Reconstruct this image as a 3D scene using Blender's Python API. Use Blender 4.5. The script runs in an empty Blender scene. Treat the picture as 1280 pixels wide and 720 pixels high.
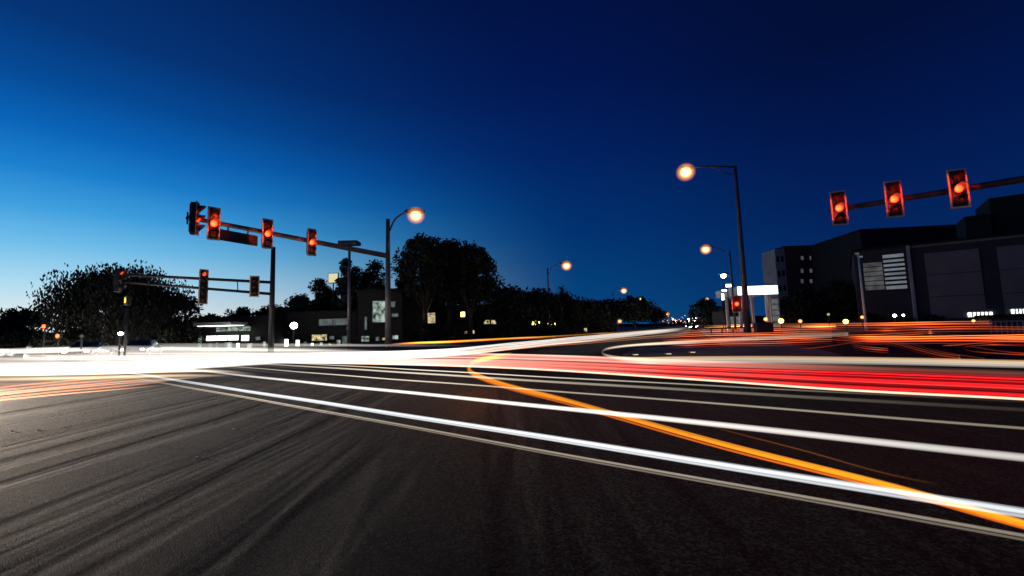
import bpy, math, random
from mathutils import Vector, Matrix
R = math.radians
S = bpy.context.scene
COL = S.collection
PI = math.pi

# ------------------------------------------------------------------ camera
F = 540.0                      # focal length in photo pixels (1280 wide)
CAMZ = 1.5
cam_d = bpy.data.cameras.new('camera')
cam_d.sensor_width = 36.0
cam_d.lens = F/1280.0*36.0
cam_d.clip_start = 0.05
cam_d.clip_end = 5000
cam = bpy.data.objects.new('camera', cam_d)
COL.objects.link(cam)
MAT = Matrix.Translation((0, 0, CAMZ)) @ Matrix.Rotation(R(90+5.4), 4, 'X') @ Matrix.Rotation(R(-1.6), 4, 'Z')
cam.matrix_world = MAT
S.camera = cam
ROT = MAT.to_3x3()
C0 = Vector((0, 0, CAMZ))

def ray(px, py):
    return ROT @ Vector(((px-640.0)/F, (360.0-py)/F, -1.0))
def at_h(px, py, h):           # point on the horizontal plane z = h
    d = ray(px, py)
    return C0 + d*((h-CAMZ)/d.z)
def at_d(px, py, Y):           # point at distance Y
    d = ray(px, py)
    return C0 + d*(Y/d.y)
def gx(px, Y, py=405):
    return at_d(px, py, Y).x
A = Vector((-0.793, 0.609, 0))       # the street that runs off to the left
N = Vector((0.609, 0.793, 0))        # across it
B = Vector((0.375, 0.927, 0))        # the street that runs away from us
def st(s, t, z=0.0):
    v = A*s + N*t
    return Vector((v.x, v.y, z))

# ------------------------------------------------------------------ materials
def newmat(name):
    m = bpy.data.materials.new(name)
    m.use_nodes = True
    nt = m.node_tree
    return m, nt, nt.nodes['Principled BSDF'], nt.nodes['Material Output']

def surf(name, col, rough=0.6, metal=0.0, var=0.25, scale=3.0, bump=0.0, bscale=30.0, spec=0.5):
    m, nt, p, o = newmat(name)
    tc = nt.nodes.new('ShaderNodeTexCoord')
    n = nt.nodes.new('ShaderNodeTexNoise'); n.inputs['Scale'].default_value = scale
    n.inputs['Detail'].default_value = 6
    nt.links.new(tc.outputs['Object'], n.inputs['Vector'])
    r = nt.nodes.new('ShaderNodeValToRGB')
    a = [c*(1-var) for c in col]; b = [min(1, c*(1+var)) for c in col]
    r.color_ramp.elements[0].position = 0.3; r.color_ramp.elements[0].color = (*a, 1)
    r.color_ramp.elements[1].position = 0.7; r.color_ramp.elements[1].color = (*b, 1)
    nt.links.new(n.outputs['Fac'], r.inputs['Fac'])
    nt.links.new(r.outputs['Color'], p.inputs['Base Color'])
    p.inputs['Roughness'].default_value = rough
    p.inputs['Metallic'].default_value = metal
    p.inputs['Specular IOR Level'].default_value = spec
    if bump:
        n2 = nt.nodes.new('ShaderNodeTexNoise'); n2.inputs['Scale'].default_value = bscale
        n2.inputs['Detail'].default_value = 5
        nt.links.new(tc.outputs['Object'], n2.inputs['Vector'])
        bp = nt.nodes.new('ShaderNodeBump'); bp.inputs['Strength'].default_value = 0.6
        bp.inputs['Distance'].default_value = bump
        nt.links.new(n2.outputs['Fac'], bp.inputs['Height'])
        nt.links.new(bp.outputs['Normal'], p.inputs['Normal'])
    return m

def glow(name, col, strength, var=0.0, scale=2.0):
    m, nt, p, o = newmat(name)
    nt.nodes.remove(p)
    e = nt.nodes.new('ShaderNodeEmission')
    e.inputs['Color'].default_value = (*col, 1)
    e.inputs['Strength'].default_value = strength
    if var:
        tc = nt.nodes.new('ShaderNodeTexCoord')
        n = nt.nodes.new('ShaderNodeTexNoise'); n.inputs['Scale'].default_value = scale
        n.inputs['Detail'].default_value = 3
        nt.links.new(tc.outputs['Object'], n.inputs['Vector'])
        mr = nt.nodes.new('ShaderNodeMapRange')
        mr.inputs['From Min'].default_value = 0.35; mr.inputs['From Max'].default_value = 0.65
        mr.inputs['To Min'].default_value = strength*(1-var); mr.inputs['To Max'].default_value = strength
        nt.links.new(n.outputs['Fac'], mr.inputs['Value'])
        nt.links.new(mr.outputs['Result'], e.inputs['Strength'])
    nt.links.new(e.outputs['Emission'], o.inputs['Surface'])
    return m

M = {}
def lens_glow(name, core, rim, k=1.5):
    # frosted bowl or lens: hot in the middle, deeper coloured towards the rim
    m, nt, p, o = newmat(name)
    nt.nodes.remove(p); L = nt.links.new
    lw = nt.nodes.new('ShaderNodeLayerWeight'); lw.inputs['Blend'].default_value = 0.5
    pw = nt.nodes.new('ShaderNodeMath'); pw.operation = 'POWER'; pw.inputs[1].default_value = k
    L(lw.outputs['Facing'], pw.inputs[0])
    mx = nt.nodes.new('ShaderNodeMix'); mx.data_type = 'RGBA'; mx.clamp_result = False
    mx.inputs[6].default_value = (*core, 1); mx.inputs[7].default_value = (*rim, 1)
    L(pw.outputs[0], mx.inputs[0])
    e = nt.nodes.new('ShaderNodeEmission'); L(mx.outputs[2], e.inputs['Color'])
    L(e.outputs['Emission'], o.inputs['Surface'])
    return m
def halo_glow(name, col, k=2.5):
    # additive glow shell put round the lamp as its halo, brightest seen straight on
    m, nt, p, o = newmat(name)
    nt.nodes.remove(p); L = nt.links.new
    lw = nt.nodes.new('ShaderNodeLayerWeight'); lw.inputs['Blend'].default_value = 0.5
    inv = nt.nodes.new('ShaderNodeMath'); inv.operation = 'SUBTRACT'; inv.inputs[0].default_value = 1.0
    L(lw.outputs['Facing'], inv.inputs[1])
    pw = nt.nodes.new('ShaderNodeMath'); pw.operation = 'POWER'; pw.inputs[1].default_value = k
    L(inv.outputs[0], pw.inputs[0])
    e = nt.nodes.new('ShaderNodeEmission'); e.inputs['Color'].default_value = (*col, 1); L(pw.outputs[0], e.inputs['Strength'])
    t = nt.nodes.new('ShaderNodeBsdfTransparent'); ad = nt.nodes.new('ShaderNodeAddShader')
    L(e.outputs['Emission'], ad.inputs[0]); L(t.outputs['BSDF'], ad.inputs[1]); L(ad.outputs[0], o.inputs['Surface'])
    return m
M['halo_glow'] = halo_glow('lamp_halo_glow', (1.3, .42, .10), 4.0)
M['steel'] = surf('galvanised_steel', (0.16, 0.16, 0.17), 0.5, 0.6, 0.3, 2, 0.002, 40)
M['dark_steel'] = surf('dark_painted_steel', (0.035, 0.036, 0.04), 0.5, 0.3, 0.3, 3)
M['black_plastic'] = surf('signal_housing', (0.018, 0.018, 0.018), 0.45, 0, 0.3, 5)
M['visor'] = surf('visor_inside', (0.05, 0.045, 0.04), 0.4, 0, 0.2, 5)
M['tape'] = surf('reflective_border_tape', (0.75, 0.6, 0.45), 0.5, 0, 0.1, 8)
M['red_lens'] = lens_glow('lit_red_lens', (8, .75, .15), (4.5, .018, .012), .30)
M['dead_lens'] = surf('unlit_lens', (0.05, 0.02, 0.01), 0.2, 0, 0.3, 10)
M['dim_red'] = glow('dim_red_lens', (1.0, 0.08, 0.03), 1.2)
M['sodium'] = lens_glow('sodium_lamp', (5, 2.6, 1.2), (2.4, .55, .08), .5)
M['sodium_far'] = lens_glow('sodium_lamp_far', (3.5, 1.5, .5), (2.0, .35, .05), .5)
M['white_lamp'] = glow('white_lamp', (1.0, 0.9, 0.75), 25)
M['concrete'] = surf('concrete', (0.10, 0.095, 0.09), 0.85, 0, 0.25, 1.2, 0.01, 25)
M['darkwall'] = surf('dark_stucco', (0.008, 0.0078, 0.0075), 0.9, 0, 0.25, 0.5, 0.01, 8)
M['brick'] = surf('dark_brick', (0.06, 0.04, 0.034), 0.85, 0, 0.3, 2, 0.01, 10)
M['facade'] = surf('grey_facade', (0.034, 0.031, 0.03), 0.85, 0, 0.2, 0.5)
M['panel'] = surf('metal_wall_panel', (0.16, 0.138, 0.125), 0.75, 0.0, 0.15, 0.4)
M['paleface'] = surf('pale_render', (0.30, 0.29, 0.28), 0.8, 0, 0.2, 0.6)
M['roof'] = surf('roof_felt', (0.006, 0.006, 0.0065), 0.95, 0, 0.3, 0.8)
M['darkglass'] = surf('dark_glass', (0.02, 0.022, 0.025), 0.12, 0, 0.2, 1)
M['bark'] = surf('bark', (0.06, 0.045, 0.035), 0.9, 0, 0.3, 6, 0.02, 12)
M['leaf'] = surf('foliage', (0.014, 0.019, 0.008), 0.85, 0, 0.5, 0.7)
M['leaf2'] = surf('foliage_olive', (0.013, 0.014, 0.009), 0.85, 0, 0.5, 0.7)
M['signback'] = surf('sign_back', (0.02, 0.026, 0.034), 0.5, 0.2, 0.2, 2)
M['win_cool'] = glow('cool_lit_window', (0.78, 1.0, 0.86), 0.55, 0.95, 1.8)
M['win_bright'] = glow('bright_shop_light', (0.92, 1.0, 0.92), 5, 0.4, 1.5)
M['win_dim'] = glow('dim_window', (0.75, 0.95, 0.95), 0.16, 0.6, 1.0)
M['win_pale'] = glow('pale_window', (0.9, 0.92, 0.95), 0.10, 0.6, 0.8)
M['win_warm'] = glow('warm_lit_window', (1.0, 0.82, 0.42), 0.9, 0.95, 2.2)
M['win_yellow'] = glow('yellow_green_light', (0.9, 0.9, 0.12), 6)
M['sign_white'] = glow('lit_white_fascia', (0.82, 1.0, 0.93), 4)
M['sign_yellow'] = glow('lit_pale_sign', (1.0, 0.93, 0.55), 0.75)
M['orange_hand'] = glow('orange_signal_hand', (1.0, 0.33, 0.03), 5)
M['louvre'] = glow('lit_louvre_window', (0.72, 0.82, 0.95), 0.23, 0.4, 0.6)
M['headlight'] = glow('headlight', (1.0, 0.93, 0.78), 40)
M['tail'] = glow('tail_light', (1.0, 0.05, 0.015), 12)
M['paint_grey'] = surf('car_paint_grey', (0.12, 0.12, 0.125), 0.25, 0.5, 0.05, 2)
M['paint_dark'] = surf('car_paint_dark', (0.03, 0.03, 0.04), 0.22, 0.4, 0.05, 2)
M['tyre'] = surf('tyre_rubber', (0.02, 0.02, 0.02), 0.85, 0, 0.2, 9)
M['rim'] = surf('alloy_rim', (0.4, 0.4, 0.4), 0.3, 0.9, 0.1, 5)
M['stud'] = surf('road_stud', (0.7, 0.68, 0.6), 0.25, 0, 0.1, 20)
M['whitepaint'] = surf('white_paint', (0.6, 0.6, 0.58), 0.6, 0, 0.15, 4)
M['stone'] = surf('pebble_grey', (0.8, 0.78, 0.75), 0.4, 0, 0.3, 30)
M['soil'] = surf('planted_soil', (0.03, 0.03, 0.025), 0.95, 0, 0.4, 2, 0.05, 6)

# the light trails: one emission material, its strength carried along each streak
def trail_mat():
    # a streak of light in the air: brightest where the line of sight runs deepest through it, and nothing hides behind it
    m, nt, p, o = newmat('vehicle_light_trail')
    nt.nodes.remove(p)
    L = nt.links.new
    e = nt.nodes.new('ShaderNodeEmission')
    a = nt.nodes.new('ShaderNodeAttribute'); a.attribute_name = 'lamp_output'
    lw = nt.nodes.new('ShaderNodeLayerWeight'); lw.inputs['Blend'].default_value = 0.5
    inv = nt.nodes.new('ShaderNodeMath'); inv.operation = 'SUBTRACT'; inv.inputs[0].default_value = 1.0
    L(lw.outputs['Facing'], inv.inputs[1])
    pw = nt.nodes.new('ShaderNodeMath'); pw.operation = 'POWER'; pw.inputs[1].default_value = 1.6
    L(inv.outputs[0], pw.inputs[0])
    L(a.outputs['Color'], e.inputs['Color']); L(pw.outputs[0], e.inputs['Strength'])
    t = nt.nodes.new('ShaderNodeBsdfTransparent')
    ad = nt.nodes.new('ShaderNodeAddShader')
    L(e.outputs['Emission'], ad.inputs[0]); L(t.outputs['BSDF'], ad.inputs[1])
    L(ad.outputs[0], o.inputs['Surface'])
    return m
M['trail'] = trail_mat()

def asphalt():
    m, nt, p, o = newmat('worn_asphalt')
    L = nt.links.new; nd = nt.nodes.new
    tc = nd('ShaderNodeTexCoord')
    big = nd('ShaderNodeTexNoise'); big.inputs['Scale'].default_value = 0.25; big.inputs['Detail'].default_value = 8
    L(tc.outputs['Object'], big.inputs['Vector'])
    fine = nd('ShaderNodeTexNoise'); fine.inputs['Scale'].default_value = 90; fine.inputs['Detail'].default_value = 4
    L(tc.outputs['Object'], fine.inputs['Vector'])
    vo = nd('ShaderNodeTexVoronoi'); vo.inputs['Scale'].default_value = 130
    L(tc.outputs['Object'], vo.inputs['Vector'])
    mix = nd('ShaderNodeMath'); mix.operation = 'MULTIPLY'
    L(big.outputs['Fac'], mix.inputs[0]); L(fine.outputs['Fac'], mix.inputs[1])
    rp = nd('ShaderNodeValToRGB')
    rp.color_ramp.elements[0].position = 0.12; rp.color_ramp.elements[0].color = (0.007, 0.0072, 0.0072, 1)
    rp.color_ramp.elements[1].position = 0.42; rp.color_ramp.elements[1].color = (0.030, 0.030, 0.029, 1)
    L(mix.outputs[0], rp.inputs['Fac'])
    agg = nd('ShaderNodeTexVoronoi'); agg.inputs['Scale'].default_value = 48
    L(tc.outputs['Object'], agg.inputs['Vector'])
    ar = nd('ShaderNodeValToRGB'); ar.color_ramp.interpolation = 'LINEAR'
    ar.color_ramp.elements[0].position = 0.35; ar.color_ramp.elements[0].color = (.25, .25, .25, 1)
    ar.color_ramp.elements[1].position = 1.0; ar.color_ramp.elements[1].color = (2.4, 2.35, 2.2, 1)
    sx_ = nd('ShaderNodeSeparateColor'); L(agg.outputs['Color'], sx_.inputs['Color'])
    L(sx_.outputs['Red'], ar.inputs['Fac'])
    am_ = nd('ShaderNodeMix'); am_.data_type = 'RGBA'; am_.blend_type = 'MULTIPLY'; am_.inputs[0].default_value = 1.0
    L(rp.outputs['Color'], am_.inputs[6]); L(ar.outputs['Color'], am_.inputs[7])
    # sealed cracks
    cn = nd('ShaderNodeTexNoise'); cn.inputs['Scale'].default_value = 0.8; cn.inputs['Detail'].default_value = 5
    L(tc.outputs['Object'], cn.inputs['Vector'])
    cv = nd('ShaderNodeTexVoronoi'); cv.feature = 'DISTANCE_TO_EDGE'; cv.inputs['Scale'].default_value = 0.28
    cm_ = nd('ShaderNodeVectorMath'); cm_.operation = 'ADD'
    L(tc.outputs['Object'], cm_.inputs[0]); L(cn.outputs['Color'], cm_.inputs[1]); L(cm_.outputs[0], cv.inputs['Vector'])
    cr_ = nd('ShaderNodeMapRange'); cr_.inputs['From Min'].default_value = 0.003; cr_.inputs['From Max'].default_value = 0.008
    cr_.inputs['To Min'].default_value = 0.3
    L(cv.outputs['Distance'], cr_.inputs['Value'])
    ck = nd('ShaderNodeMix'); ck.data_type = 'RGBA'; ck.blend_type = 'MULTIPLY'; ck.inputs[0].default_value = 1.0
    L(am_.outputs[2], ck.inputs[6]); L(cr_.outputs['Result'], ck.inputs[7])
    L(ck.outputs[2], p.inputs['Base Color'])
    rr = nd('ShaderNodeMapRange'); rr.inputs['To Min'].default_value = 0.5; rr.inputs['To Max'].default_value = 0.8
    L(big.outputs['Fac'], rr.inputs['Value']); L(rr.outputs['Result'], p.inputs['Roughness'])
    p.inputs['Specular IOR Level'].default_value = 0.04
    # wheel ruts and screed waves left by the paver run along the street
    mp = nd('ShaderNodeMapping'); mp.inputs['Rotation'].default_value = (0, 0, R(16))
    mp.inputs['Scale'].default_value = (1.0, 0.10, 1)
    L(tc.outputs['Object'], mp.inputs['Vector'])
    rut = nd('ShaderNodeTexNoise'); rut.inputs['Scale'].default_value = 1.0; rut.inputs['Detail'].default_value = 3
    rut.inputs['Distortion'].default_value = 0.4
    L(mp.outputs['Vector'], rut.inputs['Vector'])
    b1 = nd('ShaderNodeBump'); b1.inputs['Strength'].default_value = 1.0; b1.inputs['Distance'].default_value = 0.055
    rr2 = nd('ShaderNodeMapRange'); rr2.interpolation_type = 'SMOOTHSTEP'
    rr2.inputs['From Min'].default_value = 0.34; rr2.inputs['From Max'].default_value = 0.58
    L(rut.outputs['Fac'], rr2.inputs['Value'])
    L(rr2.outputs['Result'], b1.inputs['Height'])
    b2 = nd('ShaderNodeBump'); b2.inputs['Strength'].default_value = 0.7; b2.inputs['Distance'].default_value = 0.005
    L(vo.outputs['Distance'], b2.inputs['Height']); L(b1.outputs['Normal'], b2.inputs['Normal'])
    b3 = nd('ShaderNodeBump'); b3.inputs['Strength'].default_value = 0.5; b3.inputs['Distance'].default_value = 0.012
    L(fine.outputs['Fac'], b3.inputs['Height']); L(b2.outputs['Normal'], b3.inputs['Normal'])
    L(b3.outputs['Normal'], p.inputs['Normal'])
    return m
M['asphalt'] = asphalt()

# ------------------------------------------------------------------ mesh builder
class MB:
    def __init__(s): s.v = []; s.f = []
    def quad(s, a, b, c, d):
        i = len(s.v); s.v += [tuple(a), tuple(b), tuple(c), tuple(d)]; s.f.append((i, i+1, i+2, i+3))
    def boxf(s, o, ux, uy, uz):        # box from corner o and three edge vectors
        i = len(s.v); o = Vector(o)
        for c in range(8):
            s.v.append(tuple(o + ux*(c & 1) + uy*((c >> 1) & 1) + uz*((c >> 2) & 1)))
        for q in ((0, 2, 3, 1), (4, 5, 7, 6), (0, 1, 5, 4), (2, 6, 7, 3), (0, 4, 6, 2), (1, 3, 7, 5)):
            s.f.append(tuple(i+k for k in q))
    def box(s, x0, x1, y0, y1, z0, z1):
        s.boxf((x0, y0, z0), Vector((x1-x0, 0, 0)), Vector((0, y1-y0, 0)), Vector((0, 0, z1-z0)))
    def tube(s, pts, rad, n=8, cap=True, rz=None):
        pts = [Vector(p) for p in pts]
        if not isinstance(rad, (list, tuple)): rad = [rad]*len(pts)
        base = len(s.v)
        for k, p in enumerate(pts):
            d = (pts[min(k+1, len(pts)-1)] - pts[max(k-1, 0)])
            d = d.normalized() if d.length > 1e-9 else Vector((0, 0, 1))
            up = Vector((0, 0, 1)) if abs(d.z) < 0.95 else Vector((0, 1, 0))
            x = d.cross(up).normalized(); y = x.cross(d).normalized()
            r2 = rad[k] if rz is None else rz[k]
            for j in range(n):
                a = 2*PI*j/n
                s.v.append(tuple(p + x*(math.cos(a)*rad[k]) + y*(math.sin(a)*r2)))
        for k in range(len(pts)-1):
            for j in range(n):
                a = base+k*n+j; b = base+k*n+(j+1) % n
                s.f.append((a, b, b+n, a+n))
        if cap:
            s.f.append(tuple(base+j for j in reversed(range(n))))
            e = base+(len(pts)-1)*n
            s.f.append(tuple(e+j for j in range(n)))
    def ball(s, c, rx, ry, rz, nu=12, nv=8, v0=0.0, v1=1.0):
        base = len(s.v); c = Vector(c)
        for i in range(nv+1):
            th = PI*(v0+(v1-v0)*i/nv)
            for j in range(nu):
                ph = 2*PI*j/nu
                s.v.append((c.x+rx*math.sin(th)*math.cos(ph), c.y+ry*math.sin(th)*math.sin(ph), c.z+rz*math.cos(th)))
        for i in range(nv):
            for j in range(nu):
                a = base+i*nu+j; b = base+i*nu+(j+1) % nu
                s.f.append((a, b, b+nu, a+nu))
    def disc(s, c, axis, r, depth=0.0, n=16, dome=0.0):   # short drum facing axis, optional dome
        axis = Vector(axis).normalized()
        up = Vector((0, 0, 1)); x = axis.cross(up).normalized(); y = x.cross(axis)
        c = Vector(c); rings = [(r, 0), (r, depth)]
        if dome: rings += [(r*0.85, depth+dome*0.5), (r*0.5, depth+dome*0.85)]
        base = len(s.v)
        for (q, d) in rings:
            for j in range(n):
                a = 2*PI*j/n
                s.v.append(tuple(c + axis*d + x*(q*math.cos(a)) + y*(q*math.sin(a))))
        for k in range(len(rings)-1):
            for j in range(n):
                a = base+k*n+j; b = base+k*n+(j+1) % n
                s.f.append((a, b, b+n, a+n))
        e = base+(len(rings)-1)*n
        s.f.append(tuple(e+j for j in range(n)))
        s.f.append(tuple(base+j for j in reversed(range(n))))
    def build(s, name, mat, parent=None, smooth=False, bevel=0.0, loc=None):
        me = bpy.data.meshes.new(name)
        vs = s.v
        if loc is not None:
            l = Vector(loc); vs = [tuple(Vector(v)-l) for v in vs]
        me.from_pydata(vs, [], s.f); me.update()
        me.materials.append(M[mat] if isinstance(mat, str) else mat)
        if smooth:
            for p in me.polygons: p.use_smooth = True
        o = bpy.data.objects.new(name, me); COL.objects.link(o)
        if parent is not None: o.parent = parent
        if loc is not None: o.location = loc
        if bevel:
            b = o.modifiers.new('bevel', 'BEVEL'); b.width = bevel; b.segments = 2; b.limit_method = 'ANGLE'
        return o

def tag(o, label, cat, group=None):
    o['label'] = label; o['category'] = cat
    if group: o['group'] = group
    return o
def thing(name, loc, rz, label, cat, group=None):
    o = bpy.data.objects.new(name, None); COL.objects.link(o)
    o.empty_display_size = 0.3
    o.location = loc; o.rotation_euler = (0, 0, rz)
    return tag(o, label, cat, group)
def struct(name, mb, mat, **k):
    o = mb.build(name, mat, **k); o['kind'] = 'structure'; return o
def dup(root, loc=None, rz=None, label=None, group=None, scale=None):
    r = root.copy(); COL.objects.link(r)
    if loc is not None: r.location = loc
    if rz is not None: r.rotation_euler = (0, 0, rz)
    if label: r['label'] = label
    if group: r['group'] = group
    if scale: r.scale = scale
    for ch in list(root.children):
        c = ch.copy(); COL.objects.link(c); c.parent = r
        for g in list(ch.children):
            d = g.copy(); COL.objects.link(d); d.parent = c
    return r
def ang(d): return math.atan2(d.y, d.x)

# ------------------------------------------------------------------ ground, kerbs
g = MB()
g.quad((-900, -300, 0), (1200, -300, 0), (1200, 1500, 0), (-900, 1500, 0))
struct('asphalt_ground', g, 'asphalt')
# our own kerb: gutter pan, seam and pavement behind the camera
g = MB(); a0, a1 = st(-30, -0.42, 0.004), st(60, -0.42, 0.004)
b0, b1 = st(-30, 0.20, 0.004), st(60, 0.20, 0.004)
g.quad(a0, b0, b1, a1); struct('concrete_gutter', g, 'concrete')
g = MB(); g.boxf(st(-30, -0.60, 0), A*90, N*0.16, Vector((0, 0, 0.14))); struct('kerb', g, 'concrete', bevel=0.02)
g = MB(); g.boxf(st(-30, -4.0, 0), A*90, N*3.395, Vector((0, 0, 0.135))); struct('pavement', g, 'concrete')

def slab(name, pts, h, mat, inset=0.0):
    mb = MB(); n = len(pts)
    mb.v = [(p[0], p[1], -0.05) for p in pts]+[(p[0], p[1], h) for p in pts]
    mb.f = [tuple(range(n, 2*n))]+[(i, (i+1) % n, n+(i+1) % n, n+i) for i in range(n)]
    return struct(name, mb, mat, bevel=0.03)
def rounded(pts, r, n=6):
    out = []
    m = len(pts)
    for i in range(m):
        p, a, b = Vector(pts[i]), Vector(pts[i-1]), Vector(pts[(i+1) % m])
        u = (a-p).normalized(); v = (b-p).normalized()
        q0, q1 = p+u*r, p+v*r
        for k in range(n+1):
            t = k/n
            out.append(tuple((q0*(1-t)**2 + p*(2*t*(1-t)) + q1*t*t)))
    return out
def ub(u, s):                  # across / along the street that runs away
    v = Vector((0.927, -0.375, 0))*u + B*s
    return (v.x, v.y)
# far left corner pavement
slab('pavement_corner', rounded([st(4, 16.2)[:2], ub(-14.2, 24), ub(-14.2, 300), (-400, 300), st(120, 16.2)[:2]], 4), 0.14, 'concrete')
# median nose where the right lamp post stands
slab('median_island', rounded([ub(2.0, 26), ub(5.4, 25.5), ub(5.4, 250), ub(2.0, 250)], 1.2), 0.15, 'concrete')
# right corner island in front of the orange trails
isl = [at_h(x, y, 0)[:2] for x, y in ((775, 447), (900, 450), (1060, 449), (1000, 434), (890, 434), (800, 437))]
slab('traffic_island', rounded(isl, 1.0), 0.13, 'concrete')
# far right pavement below the big building
slab('pavement_far', [(26, 52), (44, 47), (150, -20), (400, 100), (400, 400), (75, 400), (60, 110)], 0.14, 'concrete')

# ------------------------------------------------------------------ sky
w = bpy.data.worlds.new('World'); S.world = w; w.use_nodes = True
nt = w.node_tree; nd = nt.nodes.new; L = nt.links.new
bg = nt.nodes['Background']
tc = nd('ShaderNodeTexCoord'); sep = nd('ShaderNodeSeparateXYZ')
L(tc.outputs['Generated'], sep.inputs['Vector'])
def math_node(op, a, b=None, clamp=False):
    n = nd('ShaderNodeMath'); n.operation = op; n.use_clamp = clamp
    for i, q in enumerate((a, b)):
        if q is None: continue
        if isinstance(q, (int, float)): n.inputs[i].default_value = q
        else: L(q, n.inputs[i])
    return n.outputs[0]
el = math_node('MULTIPLY', math_node('ARCSINE', sep.outputs['Z']), 180/PI)   # elevation in degrees
az = math_node('MULTIPLY', math_node('ARCTAN2', sep.outputs['X'], sep.outputs['Y']), 180/PI)  # -left, +right
elf = math_node('DIVIDE', el, 45.0, True)
def lin(c): return tuple(((x/255)/12.92 if x/255 <= 0.04045 else ((x/255+0.055)/1.055)**2.4) for x in c)+(1,)
def ramp(stops):
    r = nd('ShaderNodeValToRGB'); cr = r.color_ramp; cr.interpolation = 'B_SPLINE'
    cr.interpolation = 'LINEAR'
    while len(cr.elements) < len(stops): cr.elements.new(0.5)
    for e, (d, c) in zip(cr.elements, stops):
        e.position = d/45.0; e.color = lin(c)
    L(elf, r.inputs['Fac']); return r.outputs['Color']
west = ramp([(0, (240, 238, 226)), (2, (226, 236, 236)), (5.4, (172, 218, 241)), (8.8, (112, 190, 234)), (12, (64, 160, 223)),
             (15.5, (28, 128, 206)), (19, (10, 100, 184)), (23, (5, 74, 150)), (28, (5, 52, 118)), (42, (3, 20, 70))])
mid = ramp([(0, (8, 78, 132)), (4, (4, 68, 124)), (12, (1, 52, 114)), (22, (2, 34, 98)), (31, (2, 22, 80)), (40, (2, 17, 66))])
east = ramp([(0, (6, 52, 104)), (5, (4, 42, 98)), (12, (3, 32, 88)), (20, (2, 22, 74)), (28, (2, 15, 56)), (42, (2, 12, 48))])
def mixc(f, a, b):
    n = nd('ShaderNodeMix'); n.data_type = 'RGBA'; L(f, n.inputs[0]); L(a, n.inputs[6]); L(b, n.inputs[7]); return n.outputs[2]
def mrange(v, a, b):
    n = nd('ShaderNodeMapRange'); n.interpolation_type = 'SMOOTHSTEP'
    n.inputs['From Min'].default_value = a; n.inputs['From Max'].default_value = b
    L(v, n.inputs['Value']); return n.outputs['Result']
fw = mrange(math_node('ABSOLUTE', math_node('ADD', az, 62.0)), 12.0, 72.0)
fe = mrange(az, 2.0, 42.0)
skyc = mixc(fe, mixc(fw, west, mid), east)
# the after-glow of the sky texture, sun just under the horizon on the left
ns = nd('ShaderNodeTexSky'); ns.sky_type = 'NISHITA'; ns.sun_disc = False
ns.sun_elevation = R(-4); ns.sun_rotation = R(-62)
add = nd('ShaderNodeMix'); add.data_type = 'RGBA'; add.blend_type = 'ADD'; add.inputs[0].default_value = 0.004
L(skyc, add.inputs[6]); L(ns.outputs['Color'], add.inputs[7])
L(add.outputs[2], bg.inputs['Color'])
bg.inputs['Strength'].default_value = 1.0

sun_d = bpy.data.lights.new('sun', 'SUN'); sun_d.energy = 0.01; sun_d.angle = R(20); sun_d.color = (1, 0.85, 0.7)
sun = bpy.data.objects.new('sun', sun_d); COL.objects.link(sun)
sd = Vector((math.sin(R(-62)), math.cos(R(-62)), math.tan(R(3))))
sun.rotation_euler = sd.to_track_quat('Z', 'Y').to_euler()

# ------------------------------------------------------------------ light trails
def catmull(vals, n):
    out = []
    m = len(vals)
    for i in range(m-1):
        p0, p1, p2, p3 = vals[max(i-1, 0)], vals[i], vals[i+1], vals[min(i+2, m-1)]
        for k in range(n):
            t = k/n
            out.append(0.5*((2*p1)+(p2-p0)*t+(2*p0-5*p1+4*p2-p3)*t*t+(3*p1-p0-3*p2+p3)*t**3))
    out.append(vals[-1]); return out

class Trail:
    def __init__(s): s.mb = MB(); s.col = []
    def strand(s, pts, col, power, rad, rz=None, sub=8, wob=0.0, seed=0, n=6, on=0):
        if on:                                     # the vehicle came from / went on straight ahead for this many metres
            a, b = Vector(pts[0]), Vector(pts[1]); d = (a-b).normalized()
            f = lambda q: q[0] if isinstance(q, list) else q
            s.strand([a+d*on, a+d*on*.5, a], f(col), f(power), f(rad), None if rz is None else f(rz), sub, 0, seed, n)
        pts = [Vector(p) for p in pts]
        m = len(pts)
        if not isinstance(power, (list, tuple)): power = [power]*m
        if not isinstance(rad, (list, tuple)): rad = [rad]*m
        if rz is None: rz = rad
        if not isinstance(rz, (list, tuple)): rz = [rz]*m
        P = catmull(pts, sub); W = catmull([float(x) for x in power], sub)
        Rr = catmull([float(x) for x in rad], sub); Z = catmull([float(x) for x in rz], sub)
        rnd = random.Random(seed)
        if wob:                                    # the bounce of a car on its springs
            ph = rnd.random()*6; l = 0; prev = P[0]
            for k, p in enumerate(P):
                l += (p-prev).length; prev = p.copy()
                P[k] = p + Vector((0, 0, wob*(math.sin(l*0.55+ph)+0.5*math.sin(l*1.7+ph*2))))
        b = len(s.mb.v)
        s.mb.tube(P, [max(0.002, r) for r in Rr], n, True, [max(0.002, r) for r in Z])
        for k in range(len(P)):
            q = max(0.0, W[k])
            cc = col
            if isinstance(col, list):
                x_ = k/max(1, len(P)-1)*(len(col)-1); i_ = min(int(x_), len(col)-2); f_ = x_-i_
                cc = [a_*(1-f_)+b_*f_ for a_, b_ in zip(col[i_], col[i_+1])]
            s.col += [(cc[0]*q, cc[1]*q, cc[2]*q, 1.0)]*n
    def build(s, name, label=None, stuff=False, group=None):
        o = s.mb.build(name, 'trail', smooth=True)
        a = o.data.color_attributes.new('lamp_output', 'FLOAT_COLOR', 'POINT')
        for i, c in enumerate(s.col): a.data[i].color = c
        tag(o, label, 'light trail', group)
        if stuff: o['kind'] = 'stuff'
        return o

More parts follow.
